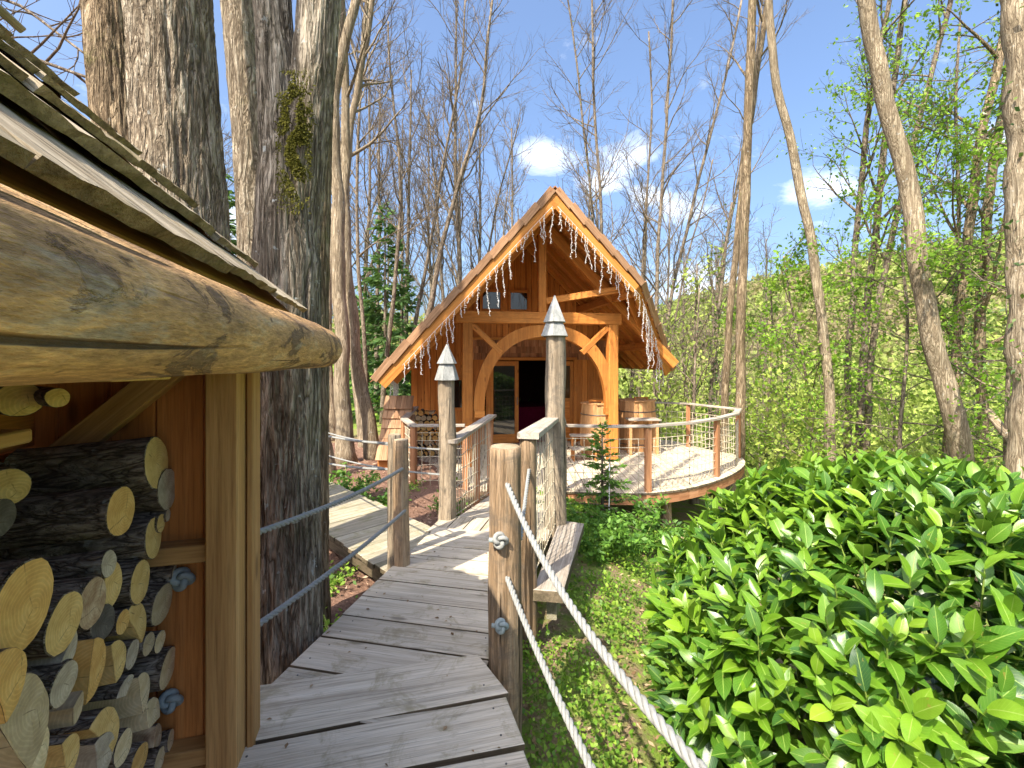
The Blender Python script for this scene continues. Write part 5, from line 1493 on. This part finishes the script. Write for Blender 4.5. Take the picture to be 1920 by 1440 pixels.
pt_tree('curved trunk with flared root next to the side path', [(612, 898), (603, 800), (598, 600), (604, 400), (612, 200), (610, 0)], 7.9, 36, 18, (0, .2, 3), nb=6, start=.65, blen=1.8, group=GL, seed=13, **bt)
pt_tree('forked pale trunk behind the slanting one', [(690, 850), (676, 760), (662, 640), (650, 560), (640, 420), (655, 250), (690, 60), (700, 0)], 11.5, 30, 10, (0, .2, 2), nb=10, start=.55, blen=2.2, group=GL, seed=14, **bt)
pt_tree('slim trunk glimpsed left of the fork cluster', [(622, 850), (618, 700), (615, 500), (640, 300), (675, 150), (690, 0)], 12.5, 22, 9, (0, .2, 2), nb=10, start=.5, blen=2.4, group=GL, seed=15, **bt)
# slender trees behind the cabin
GB = 'slender bare trees behind the cabin'
dk = dict(mats=('bark_thin', 'twig'), n=8, group=GB)
pt_tree('tall dark bare tree leaning right, highest left of the gable', [(770, 760), (790, 640), (805, 575), (840, 415), (880, 280), (905, 200), (912, 60), (930, -40)], 17, 17, 5, nb=20, start=.45, blen=3.6, seed=21, ang=(.4, .8), **dk)
pt_tree('dark bare tree just left of the tall leaning one', [(752, 760), (785, 565), (815, 415), (830, 310), (850, 215), (870, 100), (872, 0)], 18, 12, 4, nb=18, start=.4, blen=3.2, seed=22, ang=(.4, .8), **dk)
pt_tree('gently bent bare tree over the spruce', [(718, 770), (720, 690), (735, 600), (745, 475), (752, 380), (747, 250), (730, 150), (728, 40)], 16, 14, 4, nb=18, start=.4, blen=3.0, seed=23, **dk)
pt_tree('thin bare tree nearest the left roof slope', [(900, 700), (905, 560), (917, 470), (930, 380), (955, 300), (975, 220)], 22, 8, 3, nb=16, start=.3, blen=2.8, seed=24, **dk)
pt_tree('straight bare tree between the spruce and the pale cluster', [(690, 770), (682, 600), (667, 450), (670, 300), (678, 150), (690, 0)], 15, 12, 5, nb=16, start=.4, blen=2.8, seed=25, **dk)
pt_tree('bare twin stem rising directly behind the gable peak, right stem', [(1126, 700), (1127, 440), (1125, 320), (1112, 200), (1110, 0), (1108, -80)], 15, 11, 5, nb=20, start=.38, blen=3.0, seed=26, **dk)
pt_tree('bare twin stem behind the gable peak, left ivy flecked stem', [(1120, 700), (1115, 425), (1097, 275), (1088, 175), (1075, 60), (1060, -30)], 15.5, 9, 4, nb=16, start=.4, blen=2.6, seed=27, ivy=240, **dk)
pt_tree('bare tree with light bark right of the roof peak', [(1196, 720), (1204, 490), (1215, 325), (1225, 200), (1215, 60)], 17, 9, 4, nb=16, start=.35, blen=2.6, seed=28, **dk)
pt_tree('slightly bowed bare tree right of the roof', [(1225, 720), (1232, 500), (1245, 300), (1255, 150), (1262, 0), (1265, -80)], 16, 13, 5, nb=20, start=.35, blen=3.0, seed=29, **dk)
pt_tree('bare tree fanning right above the right eave', [(1225, 740), (1255, 560), (1290, 420), (1330, 260), (1370, 110), (1390, 0)], 18, 12, 5, nb=18, start=.3, blen=3.0, seed=30, **dk)
pt_tree('thin bare tree bending right near the deck corner', [(1240, 760), (1262, 620), (1290, 470), (1318, 390), (1335, 300)], 22, 8, 3, nb=14, start=.3, blen=2.6, seed=31, **dk)
pt_tree('slim forked bare tree behind the deck rail', [(1330, 720), (1340, 560), (1372, 400), (1400, 250), (1418, 100), (1430, 0)], 19, 12, 5, nb=18, start=.35, blen=3.0, seed=32, **dk)
# far thicket: a few grown trees, then copies turned and scaled
protos = []
for k in range(5):
    H = rng.uniform(13, 16); lean = rng.uniform(-1.3, 1.3)
    pts = [V(0, 0, 0), V(lean * .2, 0, H * .3), V(lean * .6 + rng.uniform(-.3, .3), 0, H * .6), V(lean, 0, H)]
    protos.append((k, pts))
spots = []
rs = random.Random(5)
for px in list(range(590, 1010, 22)) + list(range(1060, 1500, 34)) + list(range(380, 480, 26)) + [20, 70, 130]:
    d_ = rs.uniform(19, 40); x_ = (px + rs.uniform(-10, 10) - 960) / F * d_
    spots.append((x_, d_, rs.randrange(5), rs.uniform(0, 6.28), rs.uniform(.8, 1.15)))
proto_of = {}
for x_, y_, k, a, sc in spots:
    Mx = Matrix.Translation((x_, y_, g(x_, y_) - .2)) @ Matrix.Rotation(a, 4, 'Z') @ Matrix.Scale(sc, 4)
    lab = 'slender grey bare tree in the thicket far behind the cabin'; grp = 'far bare trees of the thicket'
    if k not in proto_of:
        o = make_tree('bare_tree', lab, 'tree', protos[k][1], .13, .03, nb=18, start=.28, blen=3.6, levels=3, mats=('bark_thin', 'twig'), group=grp, n=6, rows=14, seed=40 + k, sub=(7, 4), twig_r=.011, ang=(.35, .75), flare=.2)
        proto_of[k] = o
        # move it to its first spot
        put(o, Mx)
    else: dup(proto_of[k], Mx)

# right hand trees
GR = 'tall trunks on the right'
rt = dict(mats=('bark_pale', 'twig'), n=14, rows=44, group=GR)
pt_tree('straight tan trunk just outside the right corner of the deck', [(1386, 900), (1388, 700), (1392, 500), (1398, 350), (1405, 200), (1412, 0)], 10.6, 24, 17, (.1, 0, 5), nb=8, start=.75, blen=2.2, seed=51, mats=('bark_brown', 'twig'), n=14, rows=44, group=GR)
pt_tree('leaning brown trunk crossing behind the deck corner trunk', [(1355, 860), (1358, 740), (1372, 560), (1385, 420), (1400, 250), (1425, 100), (1440, 0)], 11.5, 19, 11, (.4, 0, 4), nb=9, start=.6, blen=2.4, seed=52, mats=('bark_brown', 'twig'), n=12, rows=40, group=GR)
pt_tree('slender pale trunk curving left towards the top of the picture', [(1562, 900), (1558, 780), (1548, 640), (1525, 480), (1487, 280), (1460, 180), (1448, 100), (1440, 0)], 9.2, 26, 15, (-.1, 0, 4), nb=8, start=.8, blen=2.0, seed=53, **rt)
pt_tree('pale crooked trunk with sharp bend, leaning right down to the hedge', [(1845, 950), (1800, 830), (1770, 720), (1745, 630), (1722, 500), (1708, 380), (1690, 290), (1660, 190), (1640, 120), (1618, 0)], 7.4, 50, 30, (-.3, 0, 4), nb=7, start=.82, blen=1.8, seed=54, **rt)
pt_tree('dark trunk pair behind the crooked pale trunk, left stem', [(1588, 880), (1592, 700), (1600, 480), (1618, 320), (1628, 200), (1650, 80), (1670, 0)], 11, 17, 9, (.3, 0, 3), nb=14, start=.45, blen=2.2, seed=55, mats=('bark_thin', 'twig'), n=10, rows=36, group=GR, leaves=1100, leaf_size=.10)
pt_tree('dark trunk pair behind the crooked pale trunk, right stem', [(1602, 880), (1612, 760), (1622, 620), (1648, 360), (1668, 200), (1690, 60), (1705, -30)], 11.3, 20, 10, (.3, 0, 3), nb=14, start=.4, blen=2.4, seed=56, mats=('bark_thin', 'twig'), n=10, rows=36, group=GR, leaves=2200, leaf_size=.10)
pt_tree('dark stem slanting right up to the top edge, sprinkled with new leaves', [(1610, 860), (1635, 640), (1665, 480), (1700, 320), (1730, 200), (1760, 80), (1785, 0)], 10.5, 17, 9, (.5, 0, 3), nb=14, start=.35, blen=2.4, seed=57, mats=('bark_thin', 'twig'), n=10, rows=36, group=GR, leaves=2200, leaf_size=.095)
pt_tree('ivy clad trunk leaning right near the right edge', [(1765, 880), (1790, 700), (1803, 560), (1812, 450), (1838, 250), (1868, 120), (1900, 0)], 8.6, 24, 16, (.5, 0, 3), nb=14, start=.3, blen=2.4, seed=58, mats=('bark_brown', 'twig'), n=12, rows=40, group=GR, ivy=1700, leaves=2600, leaf_size=.09, up=.0)
pt_tree('second ivy covered stem behind the leaning ivy trunk', [(1850, 900), (1840, 760), (1836, 600), (1850, 400), (1880, 200), (1900, 60)], 9.6, 26, 15, (.3, 0, 3), nb=10, start=.3, blen=2.4, seed=59, mats=('bark_brown', 'twig'), n=12, rows=40, group=GR, ivy=1500, leaves=700, leaf_size=.09, up=.0)
pt_tree('thick pale trunk cut by the right picture edge, ivy on its side', [(1925, 1000), (1920, 800), (1917, 500), (1912, 250), (1905, 0)], 5.6, 62, 46, (-.1, 0, 4), nb=4, start=.8, blen=1.6, seed=60, ivy=420, mats=('bark_pale', 'twig'), n=28, rows=70, group=GR)
pt_tree('small leafy sapling in the middle of the right thicket', [(1530, 900), (1520, 760), (1500, 640), (1480, 560), (1470, 480)], 10, 9, 4, nb=16, start=.25, blen=1.6, seed=61, mats=('bark_thin', 'twig'), n=8, group=GR, leaves=2200, leaf_size=.10, up=-.01)
pt_tree('ivy wrapped slim stem left of the leaning brown trunk', [(1325, 820), (1335, 700), (1350, 560), (1362, 460), (1372, 380)], 14, 12, 6, nb=8, start=.6, blen=1.8, seed=62, mats=('bark_thin', 'twig'), n=8, group=GR, ivy=1100)
pt_tree('leafy hazel with low spreading branches behind the hedge', [(1680, 900), (1690, 760), (1705, 620), (1690, 480), (1700, 360)], 8.8, 12, 5, nb=22, start=.12, blen=2.3, seed=63, mats=('bark_thin', 'twig'), n=8, group=GR, leaves=4600, leaf_size=.085, up=-.02, ang=(.9, 1.4))
pt_tree('leafy hazel at the right edge with branches hanging over the hedge', [(1880, 900), (1890, 700), (1900, 500), (1890, 300), (1900, 120)], 7.0, 12, 5, nb=24, start=.12, blen=2.0, seed=64, mats=('bark_thin', 'twig'), n=8, group=GR, leaves=4600, leaf_size=.075, up=-.02, ang=(.9, 1.4))
pt_tree('young tree with fresh leaves filling the upper right corner', [(1800, 880), (1790, 600), (1800, 380), (1790, 200), (1800, 40)], 9.4, 14, 5, nb=22, start=.3, blen=2.6, seed=65, mats=('bark_thin', 'twig'), n=8, group=GR, leaves=4600, leaf_size=.085, up=-.01, ang=(.8, 1.3))
pt_tree('leafy sapling right of the deck corner', [(1430, 880), (1440, 740), (1450, 640), (1445, 540)], 12.5, 9, 4, nb=18, start=.15, blen=1.8, seed=66, mats=('bark_thin', 'twig'), n=8, group=GR, leaves=2200, leaf_size=.10, up=-.01, ang=(.8, 1.3))
o = pole('dead_log', P(1905, 835, 6.8), P(1852, 770, 7.4), .075, .055, (M['bark_pale'], M['cut_pale']), None, 12, 14, .1, 2, 77)
tag(o, 'pale broken dead branch slanting beside the right edge trunk', 'log')
# thin stems of the understory
for k in range(34):
    px = rs.uniform(1200, 1900); d_ = rs.uniform(13, 26); x_ = (px - 960) / F * d_; b = V(x_, d_, g(x_, d_) - .2)
    H = rs.uniform(4, 8); ln = rs.uniform(-1, 1)
    make_tree('thin_stem', 'thin stem with sparse spring leaves in the valley thicket', 'tree', [b, b + V(ln * .3, 0, H * .4), b + V(ln, .2, H)], .07, .02, nb=10, start=.3, blen=1.8, levels=2, group='thin stems in the valley thicket', n=6, rows=12, seed=k, leaves=260, leaf_size=.15, leaf_mat='under', ivy=120 if k % 3 == 0 else 0, sub=(6, 0), up=.0, twig_r=.008)
# unseen trunk placed behind the camera to shade the forked tree
for k, (x_, y_, r_) in enumerate([(-3.32, -.92, .17)]):
    big_tree('unseen slim trunk placed behind the wood store to shade the forked tree', [([V(x_, y_, -.8), V(x_, y_, 4), V(x_ - .1, y_, 14)], r_, r_ * .9, 30, 60, .012, 5, 30 + k)], 'bark_tan')

# ------------------------------------------------------------------ conifers
def conifer(name, lab, base, H, rad, nbr, needles, mat='conifer', group=None, droop=.25, nsize=.16, bark_='bark_thin'):
    root = thing(name, base, lab, 'tree', group)
    mb = MB(); mb.tube([base, base + V(0, 0, H * .5), base + V(0, 0, H)], [rad * .055, rad * .035, .006], 8); 
    C_, O_ = [], []
    for i in range(nbr):
        t_ = (i + rng.random()) / nbr; z_ = H * (.06 + .94 * t_); L = rad * (1 - t_) ** .8 * rng.uniform(.7, 1.15) + .03
        a = rng.uniform(0, 6.283); d_ = Vector((math.cos(a), math.sin(a), -.1 + t_ * .7))
        l1 = limb(base + V(0, 0, z_), d_, L, 5, .06, -droop * .25)
        mb.tube(l1, np.linspace(.014 * (1.2 - t_), .003, 6), 4, False)
        m_ = max(4, int(needles * L / rad / nbr * 2))
        for j in range(m_):
            p_, tg = at(l1, .12 + .88 * rng.random())
            sd = tg.cross(V(0, 0, 1)).normalized() * rng.choice((-1, 1))
            C_.append(tuple(p_)); O_.append(tuple(tg * .9 + sd * rng.uniform(.3, 1.1) + V(0, 0, -droop)))
    mb.build('trunk', M[bark_], root, smooth=True)
    leaf_object('needles', C_, nrg.uniform(.6, 1.2, len(C_)) * nsize, M[mat], root, kind='stuff', ori=np.array(O_) * 1.6, aspect=.28)
    return root
for px, d_, H, rd_, n_, lab in ((722, 17, 8.2, 1.6, 1700, 'green spruce between the pale cluster and the cabin roof'), (755, 21, 6.8, 1.7, 1500, 'second spruce standing behind the left roof slope'), (690, 22, 6.5, 1.8, 1800, 'smaller dark spruce left of the green spruce')):
    x_ = (px - 960) / F * d_; conifer('spruce', lab, V(x_, d_, g(x_, d_) - .1), H, rd_, 120, n_ * 2, nsize=.34)
x_ = (420 - 960) / F * 13; conifer('spruce', 'spruce tip showing between the thick trunk and the dark forked tree', V(x_, 13, g(x_, 13)), 7.6, 1.3, 90, 3600, nsize=.3)
conifer('young_conifer', 'young green conifer growing at the deck edge beside a white stake', V(1.25, 6.3, g(1.25, 6.3) - .05), 1.55, .5, 70, 3200, 'fern', nsize=.075, droop=.1)
def bush(name, lab, base, r, h, n, mat, size, cat='plant', group=None, ori=None, flat=0.6, aspect=.5):
    root = thing(name, base, lab, cat, group)
    mb = MB(); C_ = []; O_ = []
    for i in range(14):
        a = rng.uniform(0, 6.283); d_ = Vector((math.cos(a) * r, math.sin(a) * r, h * rng.uniform(.5, 1.1)))
        l1 = limb(Vector(base), d_, d_.length, 6, .1, -.02); mb.tube(l1, np.linspace(.008, .002, 7), 4, False)
        for j in range(n // 14):
            p_, tg = at(l1, .2 + .8 * rng.random()); sd = tg.cross(V(0, 0, 1)).normalized() * rng.choice((-1, 1))
            C_.append(tuple(p_ + V(rng.gauss(0, .03), rng.gauss(0, .03), rng.gauss(0, .03)))); O_.append(tuple(tg * .6 + sd))
    mb.build('stems', M['stem_green'], root, smooth=True)
    leaf_object('foliage', C_, nrg.uniform(.6, 1.3, len(C_)) * size, M[mat], root, kind='stuff', ori=np.array(O_), flat=flat, aspect=aspect)
    return root
def gb(x, y): return V(x, y, g(x, y))
bush('fern', 'bright green low juniper beside the side path', gb(-2.35, 6.6), .42, .38, 900, 'fern', .07)
bush('fern', 'low dark green plant at the far edge of the side path', gb(-1.75, 6.2), .30, .25, 600, 'fern', .06)
bush('fern', 'small green tuft below the left corner of the gangway', gb(-.85, 5.9), .22, .22, 400, 'fern', .05)
bush('shrub', 'feathery green shrub in front of the deck posts', gb(1.5, 5.6), .65, .55, 2600, 'fern', .075)
bush('shrub', 'dark green shrub at the foot of the young conifer', gb(.95, 5.0), .5, .42, 2000, 'fern', .07)
bush('shrub', 'small leafy plant at the side of the ramp', gb(-1.25, 3.15), .16, .16, 200, 'weeds', .045)
bush('shrub', 'leafy plant under the near edge of the side path', gb(-1.6, 3.95), .2, .16, 260, 'weeds', .05)
x_, y_ = 1.75, 5.4
mb = MB()
for k in range(9):
    l1 = limb(V(2.35, 6.0, g(2.35, 6.0)) + V(rng.uniform(-.05, .05), 0, 0), V(-.7 + rng.uniform(-.2, .2), -.2, .9), 1.3, 8, .05, -.02); mb.tube(l1, np.linspace(.007, .002, 9), 4, False)
mb.build('dry_stalks', M['litter'] if False else M['twig'], None, smooth=True)
tag(bpy.data.objects['dry_stalks'], 'dry brown arching stalks beside the feathery shrub', 'plant')

# ------------------------------------------------------------------ laurel hedge
hedge = thing('laurel_hedge', (2.2, 2.3, g(2.2, 2.3)), 'big glossy green laurel bush filling the lower right', 'hedge')
LN = 7
def laurel(L, Wd, curl, fold, wav):
    v, uv = [], []
    for i in range(LN):
        u = i / (LN - 1); w_ = Wd * (math.sin(math.pi * min(1, u * .93 + .03)) ** .75) * (1 if u < .6 else 1 - .25 * ((u - .6) / .4) ** 2) * (0.02 if i == LN - 1 else 1)
        x = L * u; z = -curl * L * u * u
        for s_ in (-1, 0, 1):
            v.append((x, s_ * w_, z + abs(s_) * fold * w_ + s_ * wav * Wd * math.sin(u * 6.0) * .3)); uv.append((u, .5 + .5 * s_))
    f = []
    for i in range(LN - 1):
        for j in (0, 1): f.append([i*3+j, (i+1)*3+j, (i+1)*3+j+1, i*3+j+1])
    return np.array(v), np.array(f), np.array(uv)
HC = np.array([2.26, 2.35, -.36]); HR = np.array([1.47, 1.20, 1.13])
def hedge_pt(d):
    p_ = 2.35
    s_ = (np.abs(d / HR) ** p_).sum() ** (-1 / p_)
    k = 1 + .09 * noise.noise(Vector(d * 2.2 + 3.0)) + .05 * noise.noise(Vector(d * 6))
    return HC + d * s_ * k
recs = []   # (matrix, variant data, score)
stems = MB()
nsh = 0
while nsh < 1900:
    d = nrg.normal(size=3); d /= np.linalg.norm(d)
    if d[2] < -.75 or (d[1] > .55 and d[2] < .3): continue
    nsh += 1
    depth = 1.0 if nsh % 3 else rng.uniform(.78, .95)
    tip = HC + (hedge_pt(d) - HC) * depth
    if tip[0] < .42: continue
    out = Vector(d / HR).normalized()
    sd = (out * .75 + V(0, 0, .85) + V(rng.gauss(0, .25), rng.gauss(0, .25), rng.gauss(0, .15))).normalized()
    SLn = rng.uniform(.14, .26)
    b0 = Vector(tip) - sd * SLn
    stems.tube([b0 - out * .12, b0, Vector(tip)], [.006, .0045, .0025], 5, False)
    nl = rng.randint(7, 10); a0 = rng.uniform(0, 6.28)
    new = rng.random()
    for k in range(nl):
        t_ = k / (nl - 1); p_ = b0.lerp(Vector(tip), t_)
        az = a0 + k * 2.4; X_, Y_, Z_ = frame(sd, (0, 1, .2))
        ang = 1.25 - .75 * t_ + rng.gauss(0, .15)
        dir_ = (sd * math.cos(ang) + (Y_ * math.cos(az) + Z_ * math.sin(az)) * math.sin(ang)).normalized()
        nrm = (sd - dir_ * sd.dot(dir_)).normalized(); nrm = (nrm + V(rng.gauss(0, .25), rng.gauss(0, .25), .25)).normalized()
        Yl = nrm.cross(dir_).normalized(); Zl = dir_.cross(Yl)
        L = rng.uniform(.10, .168) * (1.0 if t_ < .7 else .8)
        Mx = fmatrix(p_, dir_, Yl, Zl)
        c = p_ + dir_ * L * .5; vd = Vector((0, 0, EYE)) - c; dist = vd.length; px = 960 + F * c.x / max(c.y, .1); py = 675 - F * (c.z - EYE) / max(c.y, .1)
        vis = abs(Zl.dot(vd.normalized())) * L * L / dist ** 2 * (1 if 1190 < px < 1925 and 850 < py < 1445 else 0) * (depth > .97) * (out.dot(vd.normalized()) > -.1)
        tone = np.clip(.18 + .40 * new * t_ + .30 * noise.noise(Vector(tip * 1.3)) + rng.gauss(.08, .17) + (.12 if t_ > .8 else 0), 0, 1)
        recs.append((Mx, L, rng.uniform(.185, .245) * L, rng.uniform(.05, .38), rng.uniform(.15, .5), rng.uniform(-.6, .6), tone, vis))
order = sorted(range(len(recs)), key=lambda i: -recs[i][7])
single = set(order[:300])
variants = {}
V_, Q_, UV_, RN_ = [], [], [], []; nv = 0
for i, (Mx, L, Wd, cu, fo, wa, tone, vis) in enumerate(recs):
    if i in single:
        key = (round(cu * 5), round(tone * 5))
        if key not in variants:
            v, f, uv = laurel(1.0, .215, cu, fo, wa)
            variants[key] = fast_mesh('leaf', v, f, None, M['laurel'], True, {'rnd': np.full(len(v), tone)}, uv)
        Ms = Mx @ Matrix.Scale(L, 4)
        link('leaf', variants[key], Ms, hedge)
    else:
        v, f, uv = laurel(L, Wd, cu, fo, wa)
        Rm = np.array(Mx.to_3x3()); v = v @ Rm.T + np.array(Mx.translation)
        V_.append(v); Q_.append(f + nv); UV_.append(uv); RN_.append(np.full(len(v), tone)); nv += len(v)
for _ in range(2600):   # darker leaves inside the bush
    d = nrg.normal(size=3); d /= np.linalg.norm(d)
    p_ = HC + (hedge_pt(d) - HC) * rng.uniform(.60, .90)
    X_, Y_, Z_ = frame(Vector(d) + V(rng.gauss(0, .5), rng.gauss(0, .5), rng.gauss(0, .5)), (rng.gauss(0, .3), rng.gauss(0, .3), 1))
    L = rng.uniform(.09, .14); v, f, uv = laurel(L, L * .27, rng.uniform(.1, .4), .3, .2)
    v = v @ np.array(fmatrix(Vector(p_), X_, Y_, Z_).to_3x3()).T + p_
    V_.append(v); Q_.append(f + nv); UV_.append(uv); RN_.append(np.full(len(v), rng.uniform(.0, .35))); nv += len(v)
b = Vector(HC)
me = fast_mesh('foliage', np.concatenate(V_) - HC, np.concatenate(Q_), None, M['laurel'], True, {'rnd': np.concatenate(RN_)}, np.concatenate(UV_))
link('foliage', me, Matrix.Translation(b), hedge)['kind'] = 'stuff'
for k in range(40):
    a = rng.uniform(0, 6.28); e = hedge_pt(np.array([math.cos(a), math.sin(a) * .8, rng.uniform(-.2, .9)]))
    st_ = V(HC[0] + rng.uniform(-.9, .9), HC[1] + rng.uniform(-.5, .5), -1.6)
    stems.tube([st_, (st_ + Vector(e)) / 2 + V(0, 0, .1), Vector(HC + (e - HC) * .9)], [.016, .011, .006], 6, False)
o = stems.build('stems', M['stem_green'], hedge, smooth=True); o['kind'] = 'stuff'

# ------------------------------------------------------------------ ground cover
def scatter(n, x0, x1, y0, y1, keep=None):
    out = []
    while len(out) < n:
        x = nrg.uniform(x0, x1, n); y = nrg.uniform(y0, y1, n)
        for a, b in zip(x, y):
            if keep is None or keep(a, b): out.append((a, b))
            if len(out) >= n: break
    p_ = np.array(out); return np.column_stack([p_, G(p_[:, 0], p_[:, 1])])
def clump(a, b): return noise.noise(Vector((a * 1.7, b * 1.7, 4.0))) + .4 * noise.noise(Vector((a * 5, b * 5, 1)))
w_ = scatter(22000, .0, 2.6, 1.0, 8.5, lambda a, b: clump(a, b) > rng.uniform(-.2, .3) and a < .3 + b * .33)
w_[:, 2] += nrg.uniform(.0, .14, len(w_)) + .02
o = leaf_object('ground_cover', w_, nrg.uniform(.011, .032, len(w_)) * (1 + w_[:, 1] * .08), M['weeds'], flat=1.6, aspect=.8)
tag(o, 'bright green weeds covering the slope right of the boardwalk', 'ground cover', kind='stuff')
w_ = scatter(900, -3.6, -.7, 2.3, 8, lambda a, b: clump(a * 1.3, b * 1.3) > .42)
w_[:, 2] += nrg.uniform(.0, .08, len(w_)) + .02
o = leaf_object('ground_cover', w_, nrg.uniform(.02, .05, len(w_)), M['weeds'], flat=1.5, aspect=.8)
tag(o, 'small green weed tufts in the mulch left of the boardwalk', 'ground cover', kind='stuff')
w_ = scatter(16000, -7, -.3, 1.6, 12.5, lambda a, b: rng.random() < 3.5 / (b + 1.5))
w_[:, 2] += nrg.uniform(.0, .035, len(w_))
o = leaf_object('bark_mulch', w_, nrg.uniform(.03, .09, len(w_)), M['chips'], ori=np.column_stack([nrg.normal(size=(len(w_), 2)) * 1.5, np.zeros(len(w_)) + .1]), flat=1.0, aspect=.22)
tag(o, 'reddish brown bark mulch left of the boardwalk', 'mulch', kind='stuff')
w_ = scatter(9000, -.6, 4.0, .8, 9, lambda a, b: clump(a, b) < .25 and rng.random() < 3.5 / (b + 1.5))
w_[:, 2] += nrg.uniform(.0, .03, len(w_))
o = leaf_object('leaf_litter', w_, nrg.uniform(.02, .06, len(w_)), M['litter'], ori=np.column_stack([nrg.normal(size=(len(w_), 2)) * 1.5, np.zeros(len(w_))]), flat=1.4, aspect=.4)
tag(o, 'dry leaf litter on the bare soil right of the boardwalk', 'leaf litter', kind='stuff')
# understory in the valley
n = 90000
yy = 9.5 + 34 * nrg.random(n) ** 1.4; pxs = nrg.uniform(1150, 1990, n); xx = (pxs - 960) / F * yy
keep = (xx > 3.2) & ~((yy < 12.5) & (xx < 5.6))
xx, yy = xx[keep], yy[keep]; gzv = G(xx, yy)
dens = np.array([noise.fractal(Vector((a * .33, b * .33, 2)), 1, 2, 3) for a, b in zip(xx, yy)])
hmax = np.clip(1.5 + 3.2 * (dens + .35), .15, 6.0)
hh = hmax * nrg.random(len(xx)) ** .8
cl = np.array([noise.noise(Vector((a * .9, b * .9, c * .9))) for a, b, c in zip(xx, yy, hh)])
k2 = cl > nrg.uniform(-.35, .25, len(xx))
c = np.column_stack([xx, yy, gzv + hh])[k2]
o = leaf_object('understory', c, (.05 + .0085 * c[:, 1]) * nrg.uniform(.6, 1.4, len(c)), M['under'], rnd=.42 + .55 * dens[k2] + .5 * cl[k2] + nrg.normal(0, .18, len(c)), flat=.9, aspect=.6)
tag(o, 'yellow green spring understory filling the valley behind the hedge', 'understory', kind='stuff')
# low greenery behind the cabin and left
n = 16000
yy = 15 + 26 * nrg.random(n); pxs = nrg.uniform(560, 1200, n); xx = (pxs - 960) / F * yy
hh = 1.6 * nrg.random(n) ** 1.5
c = np.column_stack([xx, yy, G(xx, yy) + hh]); dn = np.array([noise.noise(Vector((a * .4, b * .4, 6))) for a, b in zip(xx, yy)]); c = c[dn > .05]
o = leaf_object('undergrowth', c, .22 * nrg.uniform(.6, 1.4, len(c)), M['fern'], flat=.8)
tag(o, 'green undergrowth among the trees behind the cabin', 'undergrowth', kind='stuff')
# hillside wood: crowns of leaf clumps
C_, S_, R_ = [], [], []
for _ in range(1900):
    px = rng.uniform(1130, 2150); d_ = 40 + 130 * rng.random() ** .8; x_ = (px - 960) / F * d_; z_ = g(x_, d_)
    H = rng.uniform(5, 10); w0 = rng.uniform(1.6, 3.2); tone = np.clip(.5 + .45 * noise.noise(Vector((x_ * .035, d_ * .035, 1))) + rng.gauss(0, .16), 0, 1)
    m_ = 120
    q = nrg.normal(size=(m_, 3)); q /= np.linalg.norm(q, axis=1, keepdims=True); q *= nrg.uniform(.55, 1.05, (m_, 1))
    C_.append(q * np.array([w0, w0, H * .5]) + np.array([x_, d_, z_ + H * .55])); S_.append(np.full(m_, .0065 * d_ + .28) * nrg.uniform(.6, 1.3, m_)); R_.append(np.clip(tone + nrg.normal(0, .08, m_), 0, 1))
o = leaf_object('hillside_wood', np.concatenate(C_), np.concatenate(S_), M['wood_far'], rnd=np.concatenate(R_), flat=.4, aspect=.7)
tag(o, 'wooded hillside in mixed spring green and bare brown beyond the valley', 'woodland', kind='stuff')
# far tree line on the left
C_, S_, R_ = [], [], []
for _ in range(420):
    px = rng.uniform(-200, 1150); d_ = rng.uniform(55, 110); x_ = (px - 960) / F * d_; z_ = g(x_, d_); H = rng.uniform(5, 9); w0 = rng.uniform(2, 3.5)
    m_ = 90; q = nrg.normal(size=(m_, 3)); q /= np.linalg.norm(q, axis=1, keepdims=True)
    C_.append(q * np.array([w0, w0, H * .5]) + np.array([x_, d_, z_ + H * .5])); S_.append(np.full(m_, .007 * d_ + .25)); R_.append(nrg.uniform(.0, .7, m_))
o = leaf_object('tree_line', np.concatenate(C_), np.concatenate(S_), M['wood_far'], rnd=np.concatenate(R_), flat=.4, aspect=.7)
tag(o, 'distant pale tree line seen low between the trunks on the left', 'tree line', kind='stuff')
